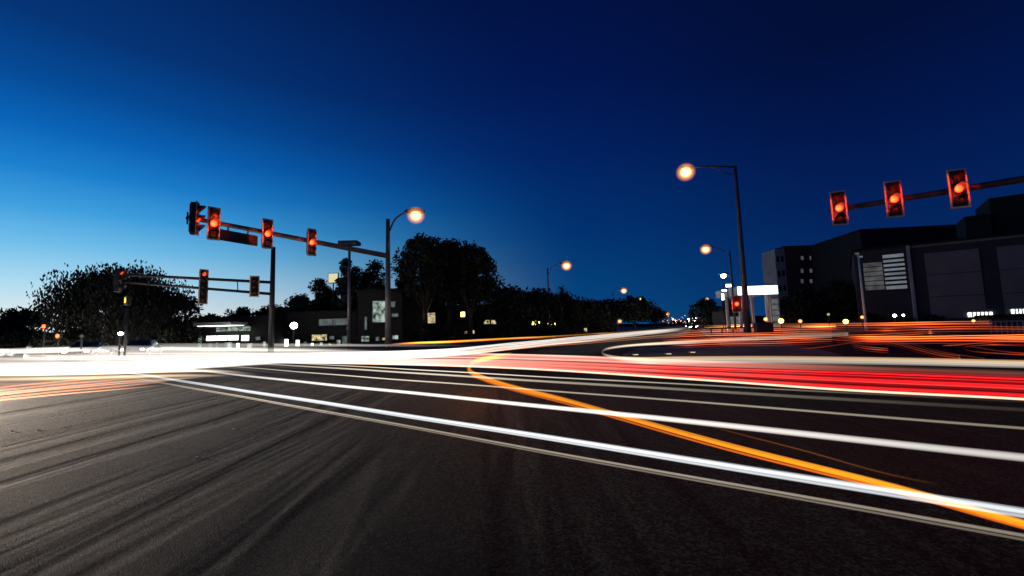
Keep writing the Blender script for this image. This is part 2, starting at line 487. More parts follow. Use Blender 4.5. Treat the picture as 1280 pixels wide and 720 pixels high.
WHITE = (1.0, 0.95, 0.88); COOL = (0.92, 0.97, 1.0); CREAM = (1.0, 0.86, 0.66)
RED = (1.0, 0.035, 0.03); PINK = (1.0, 0.35, 0.28); ORANGE = (1.0, 0.30, 0.03); DORANGE = (1.0, 0.10, 0.016); AMBER = (1.0, 0.26, 0.008)
def aline(t, h, ss=(-9, -4, 0, 4, 8, 14, 24, 40, 80), dt=None):
    return [st(s_, t+(dt[i] if dt else 0), h) for i, s_ in enumerate(ss)]

T = Trail()
T.strand(aline(3.0, 0.62), COOL, [.32, .36, .55, 1.2, 2.4, 1.5, 1.2, 1, 1], [.014, .014, .014, .016, .02, .026, .03, .04, .05], wob=.004, seed=1)
T.strand(aline(3.05, 0.585), COOL, [.2, .24, .36, .8, 1.6, 1.2, 1, 1, 1], .010, wob=.004, seed=1)
T.strand(aline(2.96, 0.645), COOL, [.12, .12, .18, .3, .8, 1.2, 1, 1, 1], .007, wob=.004, seed=1)
T.build('headlight_trail', 'long cool white double streak, nearest bright white line on the road')
T = Trail()
T.strand(aline(2.74, 0.60), CREAM, [.09, .1, .16, .5, 1.8, 1, .8, .8, .8], .009, wob=.004, seed=2)
T.strand(aline(2.78, 0.57), CREAM, [.06, .06, .09, .3, 1.3, 1, .8, .8, .8], .007, wob=.004, seed=2)
T.build('headlight_trail', 'thin dull beige streak hugging the underside of the nearest bright white line')
T = Trail()
T.strand(aline(4.12, 0.62), WHITE, [.24, .27, .42, 1.1, 2.0, 1.5, 1.2, 1, 1], [.032, .031, .028, .026, .026, .026, .03, .03, .03], wob=.005, seed=3)
T.build('headlight_trail', 'broad soft white streak, second white line up from the bottom of the road')
T = Trail()
T.strand(aline(5.17, 0.62), CREAM, [.11, .12, .16, .4, 1.4, 1.2, 1, 1, 1], .013, wob=.005, seed=4)
T.build('headlight_trail', 'hair thin grey white streak between the broad white line and the red band')
T = Trail()
T.strand(aline(6.1, 0.62), CREAM, [.02, .02, .04, .3, 1.0, 1, .8, .8, .8], .022, wob=.004, seed=5)
T.strand(aline(6.5, 0.64), CREAM, [.015, .02, .05, .5, 1.4, 1, .8, .8, .8], .012, wob=.004, seed=5)
T.build('headlight_trail', 'faint grey brown streak just under the pale lower edge of the red band')

# red band: tail lights of cars that drive off to the right
def hpts(pp, h): return [at_h(x, y, h) for x, y in pp]
rnd = random.Random(5)
lo = [(1420, 511), (1280, 499), (1050, 487), (850, 473), (640, 460), (480, 455), (300, 452), (150, 449), (30, 447)]
up = [(1420, 477), (1280, 470), (1050, 462), (850, 457), (640, 450), (480, 448), (300, 446), (150, 444), (30, 443)]
T = Trail()
for k in range(17):
    f = (k+0.5)/17
    pp = [(a[0], a[1]*(1-f)+b[1]*f) for a, b in zip(lo, up)]
    hh = 0.62
    q = rnd.choice((.07, .14, .25, .5, .85)) if k not in (4, 5, 11) else 0.04
    c = (1.0, .012, .016) if rnd.random() < .8 else (1.0, .06, .05)
    zz = [at_h(x, y, hh).length for x, y in pp]
    c = [c, c, c, (1, .06, .05), (1, .34, .26), (1, .7, .6), (1, .9, .8), (1, .9, .8), (1, .9, .8)]
    T.strand(hpts(pp, hh), c, [q*.8, q*.9, q, q*1.1, .30, .42, .5, .5, .5], [(.011 if q > .4 else .019)*min(1.6, z_/7) for z_ in zz], wob=.0, seed=k, on=50)
T.build('tail_light_trail', 'wide band of red tail light streaks running off to the right edge')
T = Trail()
T.strand(hpts(lo, .60), (1, .62, .42), [.8, .9, .95, 1.1, 1.3, 1.5, 2, 2, 2], [.016, .016, .018, .02, .025, .03, .04, .05, .05], wob=.0, seed=4, on=50)
T.build('headlight_trail', 'pale pink white streak edging the bottom of the red band')
T = Trail()
pk = [(1420, 474), (1280, 467.5), (1050, 459), (850, 453), (700, 447), (560, 444), (400, 444), (200, 444), (30, 442)]
T.strand(hpts(pk, .62), (1, .22, .16), [.03, .06, .15, .5, 1.1, 1.0, 1, 1, 1], .03, seed=6)
T.strand(hpts([(x, y+2.5) for x, y in pk], .62), (1, .4, .3), [.01, .02, .08, .5, 1.1, 1.3, 1.2, 1, 1], .035, seed=7)
T.strand(hpts([(x, y-2) for x, y in pk], .62), (1, .5, .4), [.02, .03, .05, .4, 1.2, 1.3, 1.2, 1, 1], .035, seed=7)
T.build('tail_light_trail', 'pinkish red streak along the top of the red band fading out at right')

# cream trail that swings round the island
cr = [(1420, 456), (1280, 454), (1120, 450.5), (960, 448.5), (850, 449), (800, 449.5), (768, 446.5), (753, 441), (762, 435), (800, 430.5), (870, 426.5), (960, 421.5), (1060, 417)]
T = Trail()
for k, (dy, q, c) in enumerate(((0, .30, CREAM), (2.2, .24, (1, .8, .62)), (-2.2, .30, (1, .6, .28)), (4.2, .16, (.9, .85, .75)))):
    f = [1, 1, 1, 1, 1, .9, .45, .25, .25, .3, .5, .6, .6]
    T.strand(hpts([(x, y+dy*f[i]) for i, (x, y) in enumerate(cr)], .65), c if k else CREAM,
             [q*.9, q, q, q, q*1.3, q*1.8, q*3.5, q*5, q*4.5, q*3, q*2, q*1.5, q*1], .03, sub=12, seed=k, on=50)
T.build('headlight_trail', 'cream streak that hooks round the dark island and runs off right')

# amber turn signal
am = [(1500, 710), (1280, 655), (1100, 605), (900, 555), (760, 516), (700, 499), (640, 484), (606, 473), (588, 464.5), (588, 457), (600, 450), (640, 443)]
T = Trail()
for k, (dy, q, r_, c) in enumerate(((0, 1.5, .014, AMBER), (3.0, .7, .008, (1, .2, .01)), (-2.2, .7, .008, (1, .34, .02)))):
    zz = [at_h(x, y, .7).length for x, y in am]
    sc = [min(1, 3.2/z_) for z_ in zz]
    T.strand(hpts([(x, y+dy*(0.4+1.2*sc[i])) for i, (x, y) in enumerate(am)], .7), c,
             [q*.5, q*.6, q*.7, q*.8, q, q*1.1, q*1.3, q*2.4, q*5, q*7, q*4, 0],
             [r_*max(1, z_/3.2*(1.0 if z_ < 6 else 1.3)) for z_ in zz], sub=10, seed=k, on=12)
T.build('turn_signal_trail', 'amber orange S shaped streak sweeping from mid road to the right lower corner')
T = Trail()
T.strand(hpts([(1180, 607), (1100, 590), (1000, 562), (900, 536), (860, 522)], .7), ORANGE, [.0, .05, .09, .05, .0], .006, sub=8)
T.build('turn_signal_trail', 'very faint thin orange streak just above the amber S shaped one')

# white band coming down the far street and turning left
band = [(862, 408.3), (850, 411), (800, 415.5), (740, 421), (640, 430.5), (560, 438), (480, 441.5), (400, 443), (300, 443.5), (200, 443), (100, 442), (0, 440.5), (-120, 440)]
pw = [5, 5, 4, 3, 2, 1.4, 1, 1, 1, 1, 1, 1, 1]
offs = [(-1.4, -.8), (0, 0), (1.2, 1.6), (2.0, 3.6), (3.4, 6.5)]
fol = [.3, .5, .8, 1, 1.2, 1.3, 1.3, 1.3, 1.5, 1.8, 2.0, 2.0, 2.0]
T = Trail()
for k, (o1, o2) in enumerate(offs):
    pp = [(x, y+(o1*(1-i/12)+o2*i/12)*fol[i]) for i, (x, y) in enumerate(band)]
    c = WHITE if k < 2 else (1, .84, .74)
    T.strand(hpts(pp, .65), c, [p_*(1 if k < 2 else .75) for p_ in pw], [.12, .1, .08, .055, .04, .04, .045, .05, .06, .07, .1, .12, .12], seed=k, wob=.006)
T.build('headlight_trail', 'bright white band curving from the far street across to the left edge')
T = Trail()
b2 = [(930, 410.5), (860, 416.5), (800, 421.5), (740, 426.5), (690, 430), (640, 434.5), (580, 440.5), (480, 445), (360, 447.5), (200, 448), (60, 447)]
T.strand(hpts(b2, .68), (1, .5, .26), [.7, .8, .9, .9, .9, 1, 1.4, 1.3, 1.4, 1.4, 1.4], [.06, .05, .045, .04, .04, .04, .04, .05, .05, .06, .08], seed=3)
T.strand(hpts([(x, y+2.0) for x, y in b2], .68), (1, .32, .16), [.6, .6, .5, .45, .5, .8, 1.4, 1.3, 1.4, 1.4, 1.4], .035, seed=4)
T.build('headlight_trail', 'peach coloured streak below the bright white band, fading into it at left')

# the over-exposed heap of headlights at the left
T = Trail(); rnd = random.Random(11)
for k in range(46):
    t = rnd.uniform(3.2, 13.5); h = rnd.choice((.55, .62, .68, .75, .9))
    s0 = rnd.uniform(9, 18)
    T.strand([st(s0, t, h), st(s0+4, t, h), st(s0+12, t+.2, h), st(s0+30, t+.3, h), st(s0+60, t+.2, h)],
             (1, rnd.uniform(.88, .97), rnd.uniform(.72, .92)), [0.0, .12, .35, .5, .5], [.01, .04, .10, .16, .2], wob=.01, seed=k)
for k in range(22):
    dy = rnd.uniform(-15, 7)
    pp = [(520, 447+dy*.12), (400, 449+dy*.25), (300, 452.5+dy*.5), (200, 456.5+dy*.8), (100, 459+dy), (0, 459.5+dy), (-160, 459+dy)]
    T.strand(hpts(pp, .65), (1, rnd.uniform(.88, .97), rnd.uniform(.74, .92)), [0, .08, .25, .45, .5, .5, .5], [.02, .03, .05, .07, .09, .11, .13], wob=.008, seed=k+90)
for k in range(10):  # soft dim strands put in as the glow above the heap
    yo = rnd.uniform(5, 13)
    pp = [(x_, 411-.028*(x_-640)+yo+max(0, (x_-140)*.06)) for x_ in (330, 240, 140, 40, -60, -160)]
    T.strand(hpts(pp, .95), (1, .93, .86), [0, .05, .16, .2, .22, .22], [.02, .05, .09, .11, .12, .13], wob=.01, seed=k+190)
T.build('headlight_glare', 'dense over-exposed heap of white headlight streaks and glow at the left edge of the road', stuff=True)
# low fog lamp streaks under the heap, and soft strands added as its bloom
T = Trail(); rnd = random.Random(12)
for k in range(9):
    t = rnd.uniform(2.5, 3.6); h = rnd.uniform(.35, .5)
    T.strand([st(13, t, h), st(17, t, h), st(30, t+.2, h), st(60, t+.3, h)], (1, .9, .78), [.0, .12, .4, .5], [.01, .03, .06, .09], wob=.01, seed=k)
for k in range(12):
    y0 = rnd.uniform(465, 486); x1 = 330-(y0-465)*5
    pp = [(x1, 468+(y0-465)*.2), (x1-70, y0-3), (90, y0), (0, y0+1.5), (-160, y0+3)]
    q = .75*(1-(y0-463)/26)
    T.strand(hpts(pp, .45), (1, rnd.uniform(.55, .85), rnd.uniform(.38, .7)), [0, q*.6, q, q, q], [.02, .04, .06, .07, .08], wob=.004, seed=k+300)
T.build('low_streaks_bloom', 'white low streaks and soft bloom filling the bottom of the left hand glare', stuff=True)

# orange streaks at the left edge, under the glare
for lab, y0, q in (('upper of the two orange streaks at the left edge below the white glare', 488, .8), ('lower orange streak at the left edge below the white glare', 497, 1.1)):
    T = Trail()
    pp = [(-120, y0+16), (-40, y0+5), (0, y0), (70, y0-7), (140, y0-13), (200, y0-18.5)]
    for j, (dy, c) in enumerate(((0, (1, .22, .06)), (3.5, (1, .4, .2)), (-3.5, (1, .30, .12)))):
        T.strand(hpts([(x, y+dy) for x, y in pp], .6), c, [q, q, q*.9, q*.7, q*.5, .05], [.02, .02, .018, .016, .012, .006], wob=.004, seed=j)
    T.build('tail_light_trail', lab)

# thin orange trail along the far kerb
T = Trail()
fo = [(862, 406.5), (850, 408.5), (790, 414), (740, 417.2), (690, 420.5), (640, 422.8), (600, 425), (560, 427.2), (520, 428.5), (490, 430)]
T.strand(hpts(fo, .8), (1, .40, .04), [1, 1, .9, .8, .9, 1.2, 1.4, 1.5, 1.3, .2], [.1, .1, .06, .05, .05, .06, .07, .07, .06, .02], seed=1)
T.strand(hpts([(x, y+1.2) for x, y in fo], .8), (1, .14, .03), [.3, .3, .3, .3, .4, .4, .5, .5, .5, .05], .035, seed=1)
T.build('turn_signal_trail', 'thin amber streak along the far kerb below the dark trees')

# orange tangle of the right hand side road
def otrail(lab, pp, q, r, c=DORANGE, h=.75, hot=True):
    T = Trail()
    P = hpts(pp, h)
    rr = [r*max(.4, p.length/30)*.58 for p in P]; q = q*2.1
    q = [q*rnd.uniform(.75, 1.2) for _ in P]; on = 0
    if pp[-1][0] > 1280 or pp[0][0] > 1280:        # leaves the view at the right: runs on
        if pp[-1][0] > 1280: P.reverse(); rr.reverse()
        on = 25; q[-1] *= .08
    else: q[0] *= .08; q[-1] *= .3
    T.strand(P, c, q, rr, rz=[x*.8 for x in rr], sub=10, seed=3, on=on)
    if hot:
        T.strand([p+Vector((0, 0, .10*p.length/30)) for p in P], (1, .20, .05), [x*.8 for x in q], [x*.45 for x in rr], sub=10, seed=3, on=on)
        T.strand([p-Vector((0, 0, .12*p.length/30)) for p in P], (1, .06, .02), [x*.4 for x in q], [x*.45 for x in rr], sub=10, seed=3, on=on)
    T.build('tail_light_trail', lab)
far = [(862, 407), (900, 406.8), (940, 406.5), (990, 407), (1040, 406.7), (1100, 406.3), (1170, 405.0), (1240, 404.2)]
otrail('long level orange streak running below the dark big building', far, .7, .10, (1, .12, .02), h=.8)
otrail('yellow orange streak just left of the long level one, below the lit canopy',
       [(880, 409.5), (920, 408.2), (960, 407.5), (1000, 408.5), (1045, 408)], 1.2, .08, (1, .5, .12), h=.8)
otrail('orange streak that starts by the lamp post and sags to the right edge',
       [(996, 414), (1020, 416.5), (1060, 422), (1100, 423.2), (1160, 423), (1230, 422), (1300, 421)], .9, .085)
otrail('orange streak with a slight peak above the sagging one', [(1060, 421), (1100, 420.5), (1150, 417.5), (1166, 416.6), (1190, 421), (1240, 423), (1320, 424)], .6, .075, (1, .17, .04))
otrail('orange hook shaped streak that turns back on itself below the sagging streaks',
       [(1140, 424), (1090, 425), (1068, 428), (1066, 432), (1085, 436), (1110, 438)], .7, .06)
otrail('orange diagonal streak from the hook down to the cream line', [(1090, 424.5), (1120, 430), (1150, 438), (1172, 443.5), (1200, 447.5)], .9, .07)
otrail('second fainter orange diagonal streak beside the first one', [(1110, 424), (1140, 430), (1165, 437), (1195, 443), (1230, 448)], .4, .055, hot=False)
otrail('short dull orange streak on the dark side road left of the hook', [(1000, 436.5), (1030, 433.5), (1060, 429), (1080, 426.5)], .4, .05, hot=False)
otrail('orange streak curving from the right edge towards the dark middle', [(1178, 432), (1200, 431), (1240, 427.5), (1300, 425)], .55, .055, hot=False)
otrail('lower dull orange streak sloping down to the right edge', [(1208, 432.5), (1225, 435), (1260, 440), (1310, 443.5)], .35, .05, hot=False)
otrail('thin orange streak arching over the hook shaped one', [(1010, 412), (1050, 411.5), (1100, 413.5), (1150, 412), (1210, 411), (1290, 411.5)], .4, .05)
otrail('thin red orange streak under the sagging ones, ending by the pale railing', [(1030, 424), (1080, 427), (1130, 426.5), (1180, 426), (1240, 426.5), (1300, 428)], .35, .045)
otrail('faint orange loop on the side road near the right edge', [(1290, 433), (1240, 431), (1205, 434), (1215, 439), (1260, 442.5), (1310, 445)], .3, .045, hot=False)
otrail('faint orange diagonal streak left of the hook, near the cabinet', [(960, 428), (1000, 424), (1040, 424.5), (1075, 428)], .4, .05, hot=False)
for k, (y, q) in enumerate(((413.5, .7), (418.5, .8), (424.5, .9), (429.5, .45))):
    lab = ['top', 'second', 'third', 'lowest'][k]+' of the four orange streaks behind the railing at the lamp post'
    otrail(lab, [(820+k*4, y+5-k*1.2), (860, y+2), (900, y+.5), (950, y), (990, y-1.2), (1040, y-3)], q*.75, .05, (1, .17, .05))

# ------------------------------------------------------------------ traffic lights and masts
def bar(mb, p, q, r0, r1, n=10): mb.tube([p, Vector(p).lerp(Vector(q), .5), q], [r0, (r0+r1)/2, r1], n)

def signal_head(loc, face, label, H=1.15, Wd=.56, sections=3, lit=1, group=None, litmat='red_lens', plate=True, tilt=0):
    face = Vector(face).normalized()
    o = thing('traffic_light', loc, ang(face)+PI/2, label, 'traffic light', group)   # local -Y is the face
    sec = H/sections if not plate else (H-.16)/sections
    w_ = .28
    hb = MB()
    for i in range(sections):
        z0 = -H/2+(H-sec*sections)/2+i*sec
        hb.box(-w_/2, w_/2, -.12, .10, z0+.006, z0+sec-.006)
    hb.box(-w_/2+.03, w_/2-.03, -.08, .08, -H/2+.02, H/2-.02)
    hb.build('housing', 'black_plastic', o, bevel=.02)
    if plate:
        pl = MB(); pl.box(-Wd/2, Wd/2, -.115, -.102, -H/2, H/2)
        pl.build('backplate', 'black_plastic', o, bevel=.004)
        tp = MB(); e = .05; y0, y1 = -.123, -.1155
        tp.box(-Wd/2, Wd/2, y0, y1, H/2-e, H/2); tp.box(-Wd/2, Wd/2, y0, y1, -H/2, -H/2+e)
        tp.box(-Wd/2, -Wd/2+e, y0, y1, -H/2+e, H/2-e); tp.box(Wd/2-e, Wd/2, y0, y1, -H/2+e, H/2-e)
        tp.build('border_tape', 'tape', o)
    for i in range(sections):
        z = -H/2+(H-sec*sections)/2+(i+.5)*sec
        k = sections-1-i
        ln = MB(); rl_ = min(.125, sec*.43); ln.ball((0, -.10, z), rl_, .085, rl_, 16, 10)
        le = ln.build('lens', litmat if k == lit else 'dead_lens', o, smooth=True)
        if k == lit:
            le['label'] = 'glowing red lens'
            pl_ = bpy.data.lights.new('head_fill_spot', 'SPOT'); pl_.spot_size = R(64); pl_.spot_blend = .2; pl_.energy = 48 if litmat == 'red_lens' else 1.5  # added spot facing back at the head, reddens plate, tape and visors
            pl_.color = (1, .06, .02); pl_.shadow_soft_size = 0.0
            po = bpy.data.objects.new('head_fill_spot', pl_); COL.objects.link(po); po.parent = le; po.location = (0, -.95, z+.02); po.rotation_euler = (R(90), 0, 0)
        vs = MB(); n = 12; r0 = min(.132, sec*.46)
        for j in range(n):                                   # cut-away visor, open at the bottom
            a0 = R(-35)+R(250)*j/n; a1 = R(-35)+R(250)*(j+1)/n
            d0 = -.12-.24*max(.25, math.sin((a0+.6)/(R(250)+.0)*PI) if True else 0); d1 = -.12-.24*max(.25, math.sin((a1+.6)/(R(250))*PI))
            for rr_, fl in ((r0, 0), (r0+.008, 1)):
                p = [(rr_*math.cos(a0), -.119, z+rr_*math.sin(a0)), (rr_*math.cos(a1), -.119, z+rr_*math.sin(a1)),
                     (rr_*math.cos(a1), d1, z+rr_*math.sin(a1)), (rr_*math.cos(a0), d0, z+rr_*math.sin(a0))]
                vs.quad(*p)
        vs.build('visor', 'visor', o)
    br = MB(); br.box(-.035, .035, .10, .22, -.05, .05); br.box(-.05, .05, .16, .19, -H*.18, H*.18)
    br.build('bracket', 'dark_steel', o)
    return o

def lamp_parts(root, pole_top, lamp_p, mat='sodium', size=1.0, armr=.05):
    """curved arm and cobra head; coordinates local to root"""
    pt, lp = Vector(pole_top), Vector(lamp_p)
    d = lp-pt; d.z = 0; ln = d.length; d.normalize()
    arm = MB()
    pts = [pt+Vector((0, 0, -.9)), pt+d*ln*.25+Vector((0, 0, (lp.z-pt.z)*.6-.25)), pt+d*ln*.6+Vector((0, 0, (lp.z-pt.z)*.95)), lp-d*.3*size+Vector((0, 0, .08))]
    arm.tube(catmull(pts, 5), armr, 8); arm.build('lamp_arm', 'steel', root, smooth=True)
    h = MB()
    sx = Vector((-d.y, d.x, 0))
    ring = []
    for k, (u, w_, zt, zb) in enumerate(((-.42, .06, .10, .02), (-.2, .16, .16, 0), (.1, .20, .17, 0), (.36, .15, .12, 0), (.46, .06, .06, .01))):
        c = lp+d*u*size
        ring.append([c-sx*w_*size+Vector((0, 0, zb*size)), c-sx*w_*.6*size+Vector((0, 0, zt*size)), c+sx*w_*.6*size+Vector((0, 0, zt*size)), c+sx*w_*size+Vector((0, 0, zb*size))])
    for k in range(4):
        for j in range(4):
            h.quad(ring[k][j], ring[k][(j+1) % 4], ring[k+1][(j+1) % 4], ring[k+1][j])
    hd = h.build('lamp_head', 'steel', root)
    cg = lp+d*.06*size+Vector((0, 0, -.13*size))
    if mat != 'white_lamp':
        b = MB(); b.ball(cg, .42*size, .42*size, .40*size, 20, 12); b.build('lamp_halo', 'halo_glow', hd, smooth=True)  # halo of the lamp, built as a glowing shell
    b = MB(); b.ball(cg, .22*size, .22*size, .21*size, 16, 10)
    b.build('lamp_bowl', mat, hd, smooth=True)

# --- right mast arm (its post stands outside the frame on the right)
rz = thing('signal_mast', (19.6, 9.0, 0), 0, 'dark mast arm reaching in from the right edge with three red lights', 'signal mast')
tip = at_d(1036, 258, 15.4); tipz = 5.45
tipl = Vector((tip.x-19.6, tip.y-9.0, tipz))
mb = MB(); mb.tube([(0, 0, 0), (0, 0, 3), (0, 0, 5.9)], [.19, .17, .14], 14); mb.tube([(0, 0, 0), (0, 0, .12)], [.3, .28], 14)
mb.build('pole', 'dark_steel', rz, smooth=True)
mb = MB(); mb.tube([Vector((0, 0, 5.55)), Vector((0, 0, 5.55)).lerp(tipl, .5), tipl], [.14, .11, .085], 12)
mb.build('mast_arm', 'dark_steel', rz, smooth=True)
p0 = Vector((19.6, 9.0, 5.55)); p1 = Vector((tip.x, tip.y, tipz))
def on_line(px, p0, p1):        # point of the segment p0-p1 that the pixel column px meets
    best = None
    for k in range(801):
        q = p0.lerp(p1, k/800*1.02)
        c = MAT.inverted() @ q
        e = abs(640+F*c.x/-c.z-px)
        if best is None or e < best[0]: best = (e, q)
    return best[1]
labs = ['red traffic light at the left tip of the right hand mast arm',
        'middle red traffic light of the three on the right hand mast arm',
        'rightmost and largest red traffic light on the right hand mast arm']
for px, l in zip((1045, 1112, 1191), labs):
    q = on_line(px, p0, p1)
    signal_head((q.x+.5*-B.x*.4, q.y+.5*-B.y*.4, q.z-.02), -B, l, H=1.24, Wd=.48, group='traffic lights on the right hand mast arm')

# --- left mast with arm and lamp
pz = at_d(485, 400, 22.7); 
lm = thing('signal_mast', (pz.x, pz.y, .14), 0, 'grey signal mast topped by a glowing street lamp', 'signal mast')
topz = at_d(486, 277, 22.7).z
mb = MB(); mb.tube([(0, 0, 0), (0, 0, topz*.5), (0, 0, topz)], [.17, .14, .10], 14); mb.tube([(0, 0, 0), (0, 0, .15)], [.3, .27], 14)
mb.build('pole', 'steel', lm, smooth=True)
armz = at_d(485, 320, 22.7).z
tipw = C0 + ray(236, 272)*((armz+.15-CAMZ)/ray(236, 272).z)
a0 = Vector((pz.x, pz.y, armz)); a1 = tipw.copy()
mb = MB(); mb.tube([Vector((0, 0, armz-.14)), Vector((0, 0, armz-.14)).lerp(a1-Vector((pz.x, pz.y, .14)), .5), a1-Vector((pz.x, pz.y, .14))], [.14, .11, .08], 12)
mb.build('mast_arm', 'steel', lm, smooth=True)
lp = at_d(518, 268, 22.7)
lamp_parts(lm, (0, 0, topz), (lp.x-pz.x, lp.y-pz.y, lp.z-.14+.1), size=1.25)
labs = {242: 'red traffic light turned edge-on at the left tip of the left hand arm',
        263: 'red traffic light beside the edge-on one, left of the long dark sign on the arm',
        330: 'red traffic light just right of the long dark sign on the left hand arm',
        385: 'red traffic light nearest to the lamp post on the left hand arm'}
fdir = (-A)
for px, l in labs.items():
    q = on_line(px, a0, a1)
    if px == 242:
        signal_head((q.x, q.y, q.z), Vector((.93, .37, 0)).normalized(), l, H=1.2, Wd=.40, group='traffic lights on the left hand mast arm')
    else:
        signal_head((q.x-A.x*.22, q.y-A.y*.22, q.z-.12), fdir, l, H=1.2, Wd=.40, group='traffic lights on the left hand mast arm')
q0 = on_line(273, a0, a1); q1 = on_line(322, a0, a1)
dd = (q1-q0); ln = dd.length; 
sg = thing('street_sign', (q0.x, q0.y, q0.z), ang(dd), 'long dark blank sign panel hung under the left hand mast arm', 'sign')
sl = dd.z/ln
mb = MB(); mb.boxf((0, -.02, -.62), Vector((math.hypot(dd.x, dd.y), 0, dd.z)), Vector((0, .03, 0)), Vector((0, 0, .42))); mb.build('panel', 'signback', sg, bevel=.006)
for x_, z_ in ((.3, 0), (ln-.4, dd.z)):
    mb = MB(); mb.box(x_, x_+.06, -.01, .01, z_-.2, z_); mb.build('hanger', 'dark_steel', sg)

# --- second mast further left
Y2 = 26.0
pz2 = at_d(339, 420, Y2)
m2 = thing('signal_mast', (pz2.x, pz2.y, .14), 0, 'thin dark signal mast with a double arm, before the round tree', 'signal mast')
t2 = at_d(340, 309, Y2).z
mb = MB(); mb.tube([(0, 0, 0), (0, 0, t2-.14)], [.17, .12], 12); mb.build('pole', 'dark_steel', m2, smooth=True)
u0 = at_d(340, 353, Y2); u1 = C0+ray(140, 342.5)*((u0.z+.1-CAMZ)/ray(140, 342.5).z)
l0 = at_d(340, 367.5, Y2)
lk = u0.lerp(u1, .98); l1 = Vector((lk.x, lk.y, u1.z-.36))
off = Vector((pz2.x, pz2.y, .14))
mb = MB(); mb.tube([u0-off, u1-off], [.09, .07], 10); mb.build('mast_arm', 'dark_steel', m2, smooth=True)
mb = MB(); mb.tube([l0-off, l1-off], [.09, .06], 10)
for k in (.25, .75): mb.tube([u0.lerp(u1, k)-off, l0.lerp(l1, k)-off], .03, 6)
mb.build('brace_arm', 'dark_steel', m2, smooth=True)
d2 = (u1-u0); d2.z = 0; d2.normalize(); n2 = Vector((-d2.y, d2.x, 0))
for px, l, lit_, H_ in ((318, 'dark traffic light seen from behind, next to the thin mast with the double arm', 9, 1.25),
                        (253, 'tall dark traffic light with red glow at its top on the double arm', 0, 1.95),
                        (148, 'traffic light with dim red strip against the round tree at the arm tip', 0, 1.2)):
    q = on_line(px, u0, u1)
    signal_head((q.x, q.y, q.z-(.45 if H_ > 1.5 else .3)), (n2 if px == 318 else Vector((.9, -.35, 0)) if px == 253 else Vector((.95, .2, 0))), l, H=H_, Wd=.5, sections=3 if H_ < 1.5 else 5, lit=lit_,
                litmat='dim_red', plate=(px != 148), group='traffic lights on the double arm')

# --- right lamp post
pr = at_d(936, 428, 30.0)
rl = thing('street_lamp', (pr.x, pr.y, .15), 0, 'tallest lamp post on the right with a small red signal on it', 'street lamp', 'street lamps')
tz = at_d(917, 208, 30).z
mb = MB(); mb.tube([(0, 0, 0), (0, 0, tz*.5), (0, 0, tz-.15)], [.22, .17, .11], 14); mb.tube([(0, 0, 0), (0, 0, .5)], [.32, .28], 14)
mb.build('pole', 'steel', rl, smooth=True)
tx = at_d(917, 208, 30)
lp = at_d(858, 214, 30)
pt = Vector((0, 0, tz-.15)); lpl = Vector((lp.x-pr.x, lp.y-pr.y, lp.z-.15+.15))
arm = MB(); arm.tube([pt+Vector((0, 0, -.05)), pt.lerp(lpl, .5)+Vector((0, 0, .12)), lpl+Vector((.4, 0, .1))], [.07, .06, .05], 8)
arm.tube([pt+Vector((0, 0, -.75)), pt.lerp(lpl, .5)+Vector((0, 0, .08))], .03, 6)
arm.build('lamp_arm', 'steel', rl, smooth=True)
tmp_children_before = len(rl.children)
h = MB(); h.box(lpl.x-.45, lpl.x+.45, -.18, .18, lpl.z+.02, lpl.z+.18); hd = h.build('lamp_head', 'steel', rl, bevel=.05)
b = MB(); b.ball((lpl.x-.05, 0, lpl.z-.22), .72, .72, .70, 22, 14); b.build('lamp_halo', 'halo_glow', hd, smooth=True)  # glowing shell added for the halo
b = MB(); b.ball((lpl.x-.05, 0, lpl.z-.22), .38, .38, .36, 18, 12); b.build('lamp_bowl', 'sodium', hd, smooth=True)
q = at_d(921, 380, 29.6)
signal_head((q.x, q.y, q.z), Vector((-.45, -.9, 0)), 'small red traffic light fixed low on the nearest right hand lamp post', H=1.15, Wd=.62, lit=1)
# ------------------------------------------------------------------ street lamps down the road
def street_lamp(ppx, lpx, lpy, Y, label, mat='sodium_far', size=1.5, base=.14):
    g0 = at_d(ppx, 405, Y); lp = at_d(lpx, lpy, Y)
    o = thing('street_lamp', (g0.x, g0.y, base), 0, label, 'street lamp', 'street lamps')
    top = lp.z-base-.5
    m = MB(); m.tube([(0, 0, 0), (0, 0, top)], [.14, .09], 10); m.build('pole', 'steel', o, smooth=True)
    lamp_parts(o, (0, 0, top), (lp.x-g0.x, 0, lp.z-base), mat, size, .05)
    return o
street_lamp(687, 707, 330, 58, 'glowing street lamp above the dark trees right of the tall tree clump', 'sodium', 1.9)
street_lamp(768, 779, 362, 100, 'small street lamp left of a pair of smaller ones above the dark tree line', 'sodium', 2.1)
street_lamp(791, 800, 373, 135, 'small street lamp just above the tree tops, right of a brighter one', 'sodium', 2.2)
street_lamp(826, 833.5, 391.5, 190, 'tiny orange street lamp at the far end of the road, left of city lights', 'sodium', 3.0)
street_lamp(919, 883, 309.5, 51, 'second street lamp on the right, halfway down behind the nearest lamp post', 'sodium', 1.7)
street_lamp(920, 905, 343, 80, 'third street lamp on the right, pale white, close to the lamp post', 'white_lamp', 2.0)
street_lamp(890, 884, 373, 140, 'faint small street lamp over the right hand dark trees', 'sodium_far', 1.7)
street_lamp(772, 774, 400.5, 75, 'low small orange lamp in front of the dark tree line', 'sodium_far', 1.1)

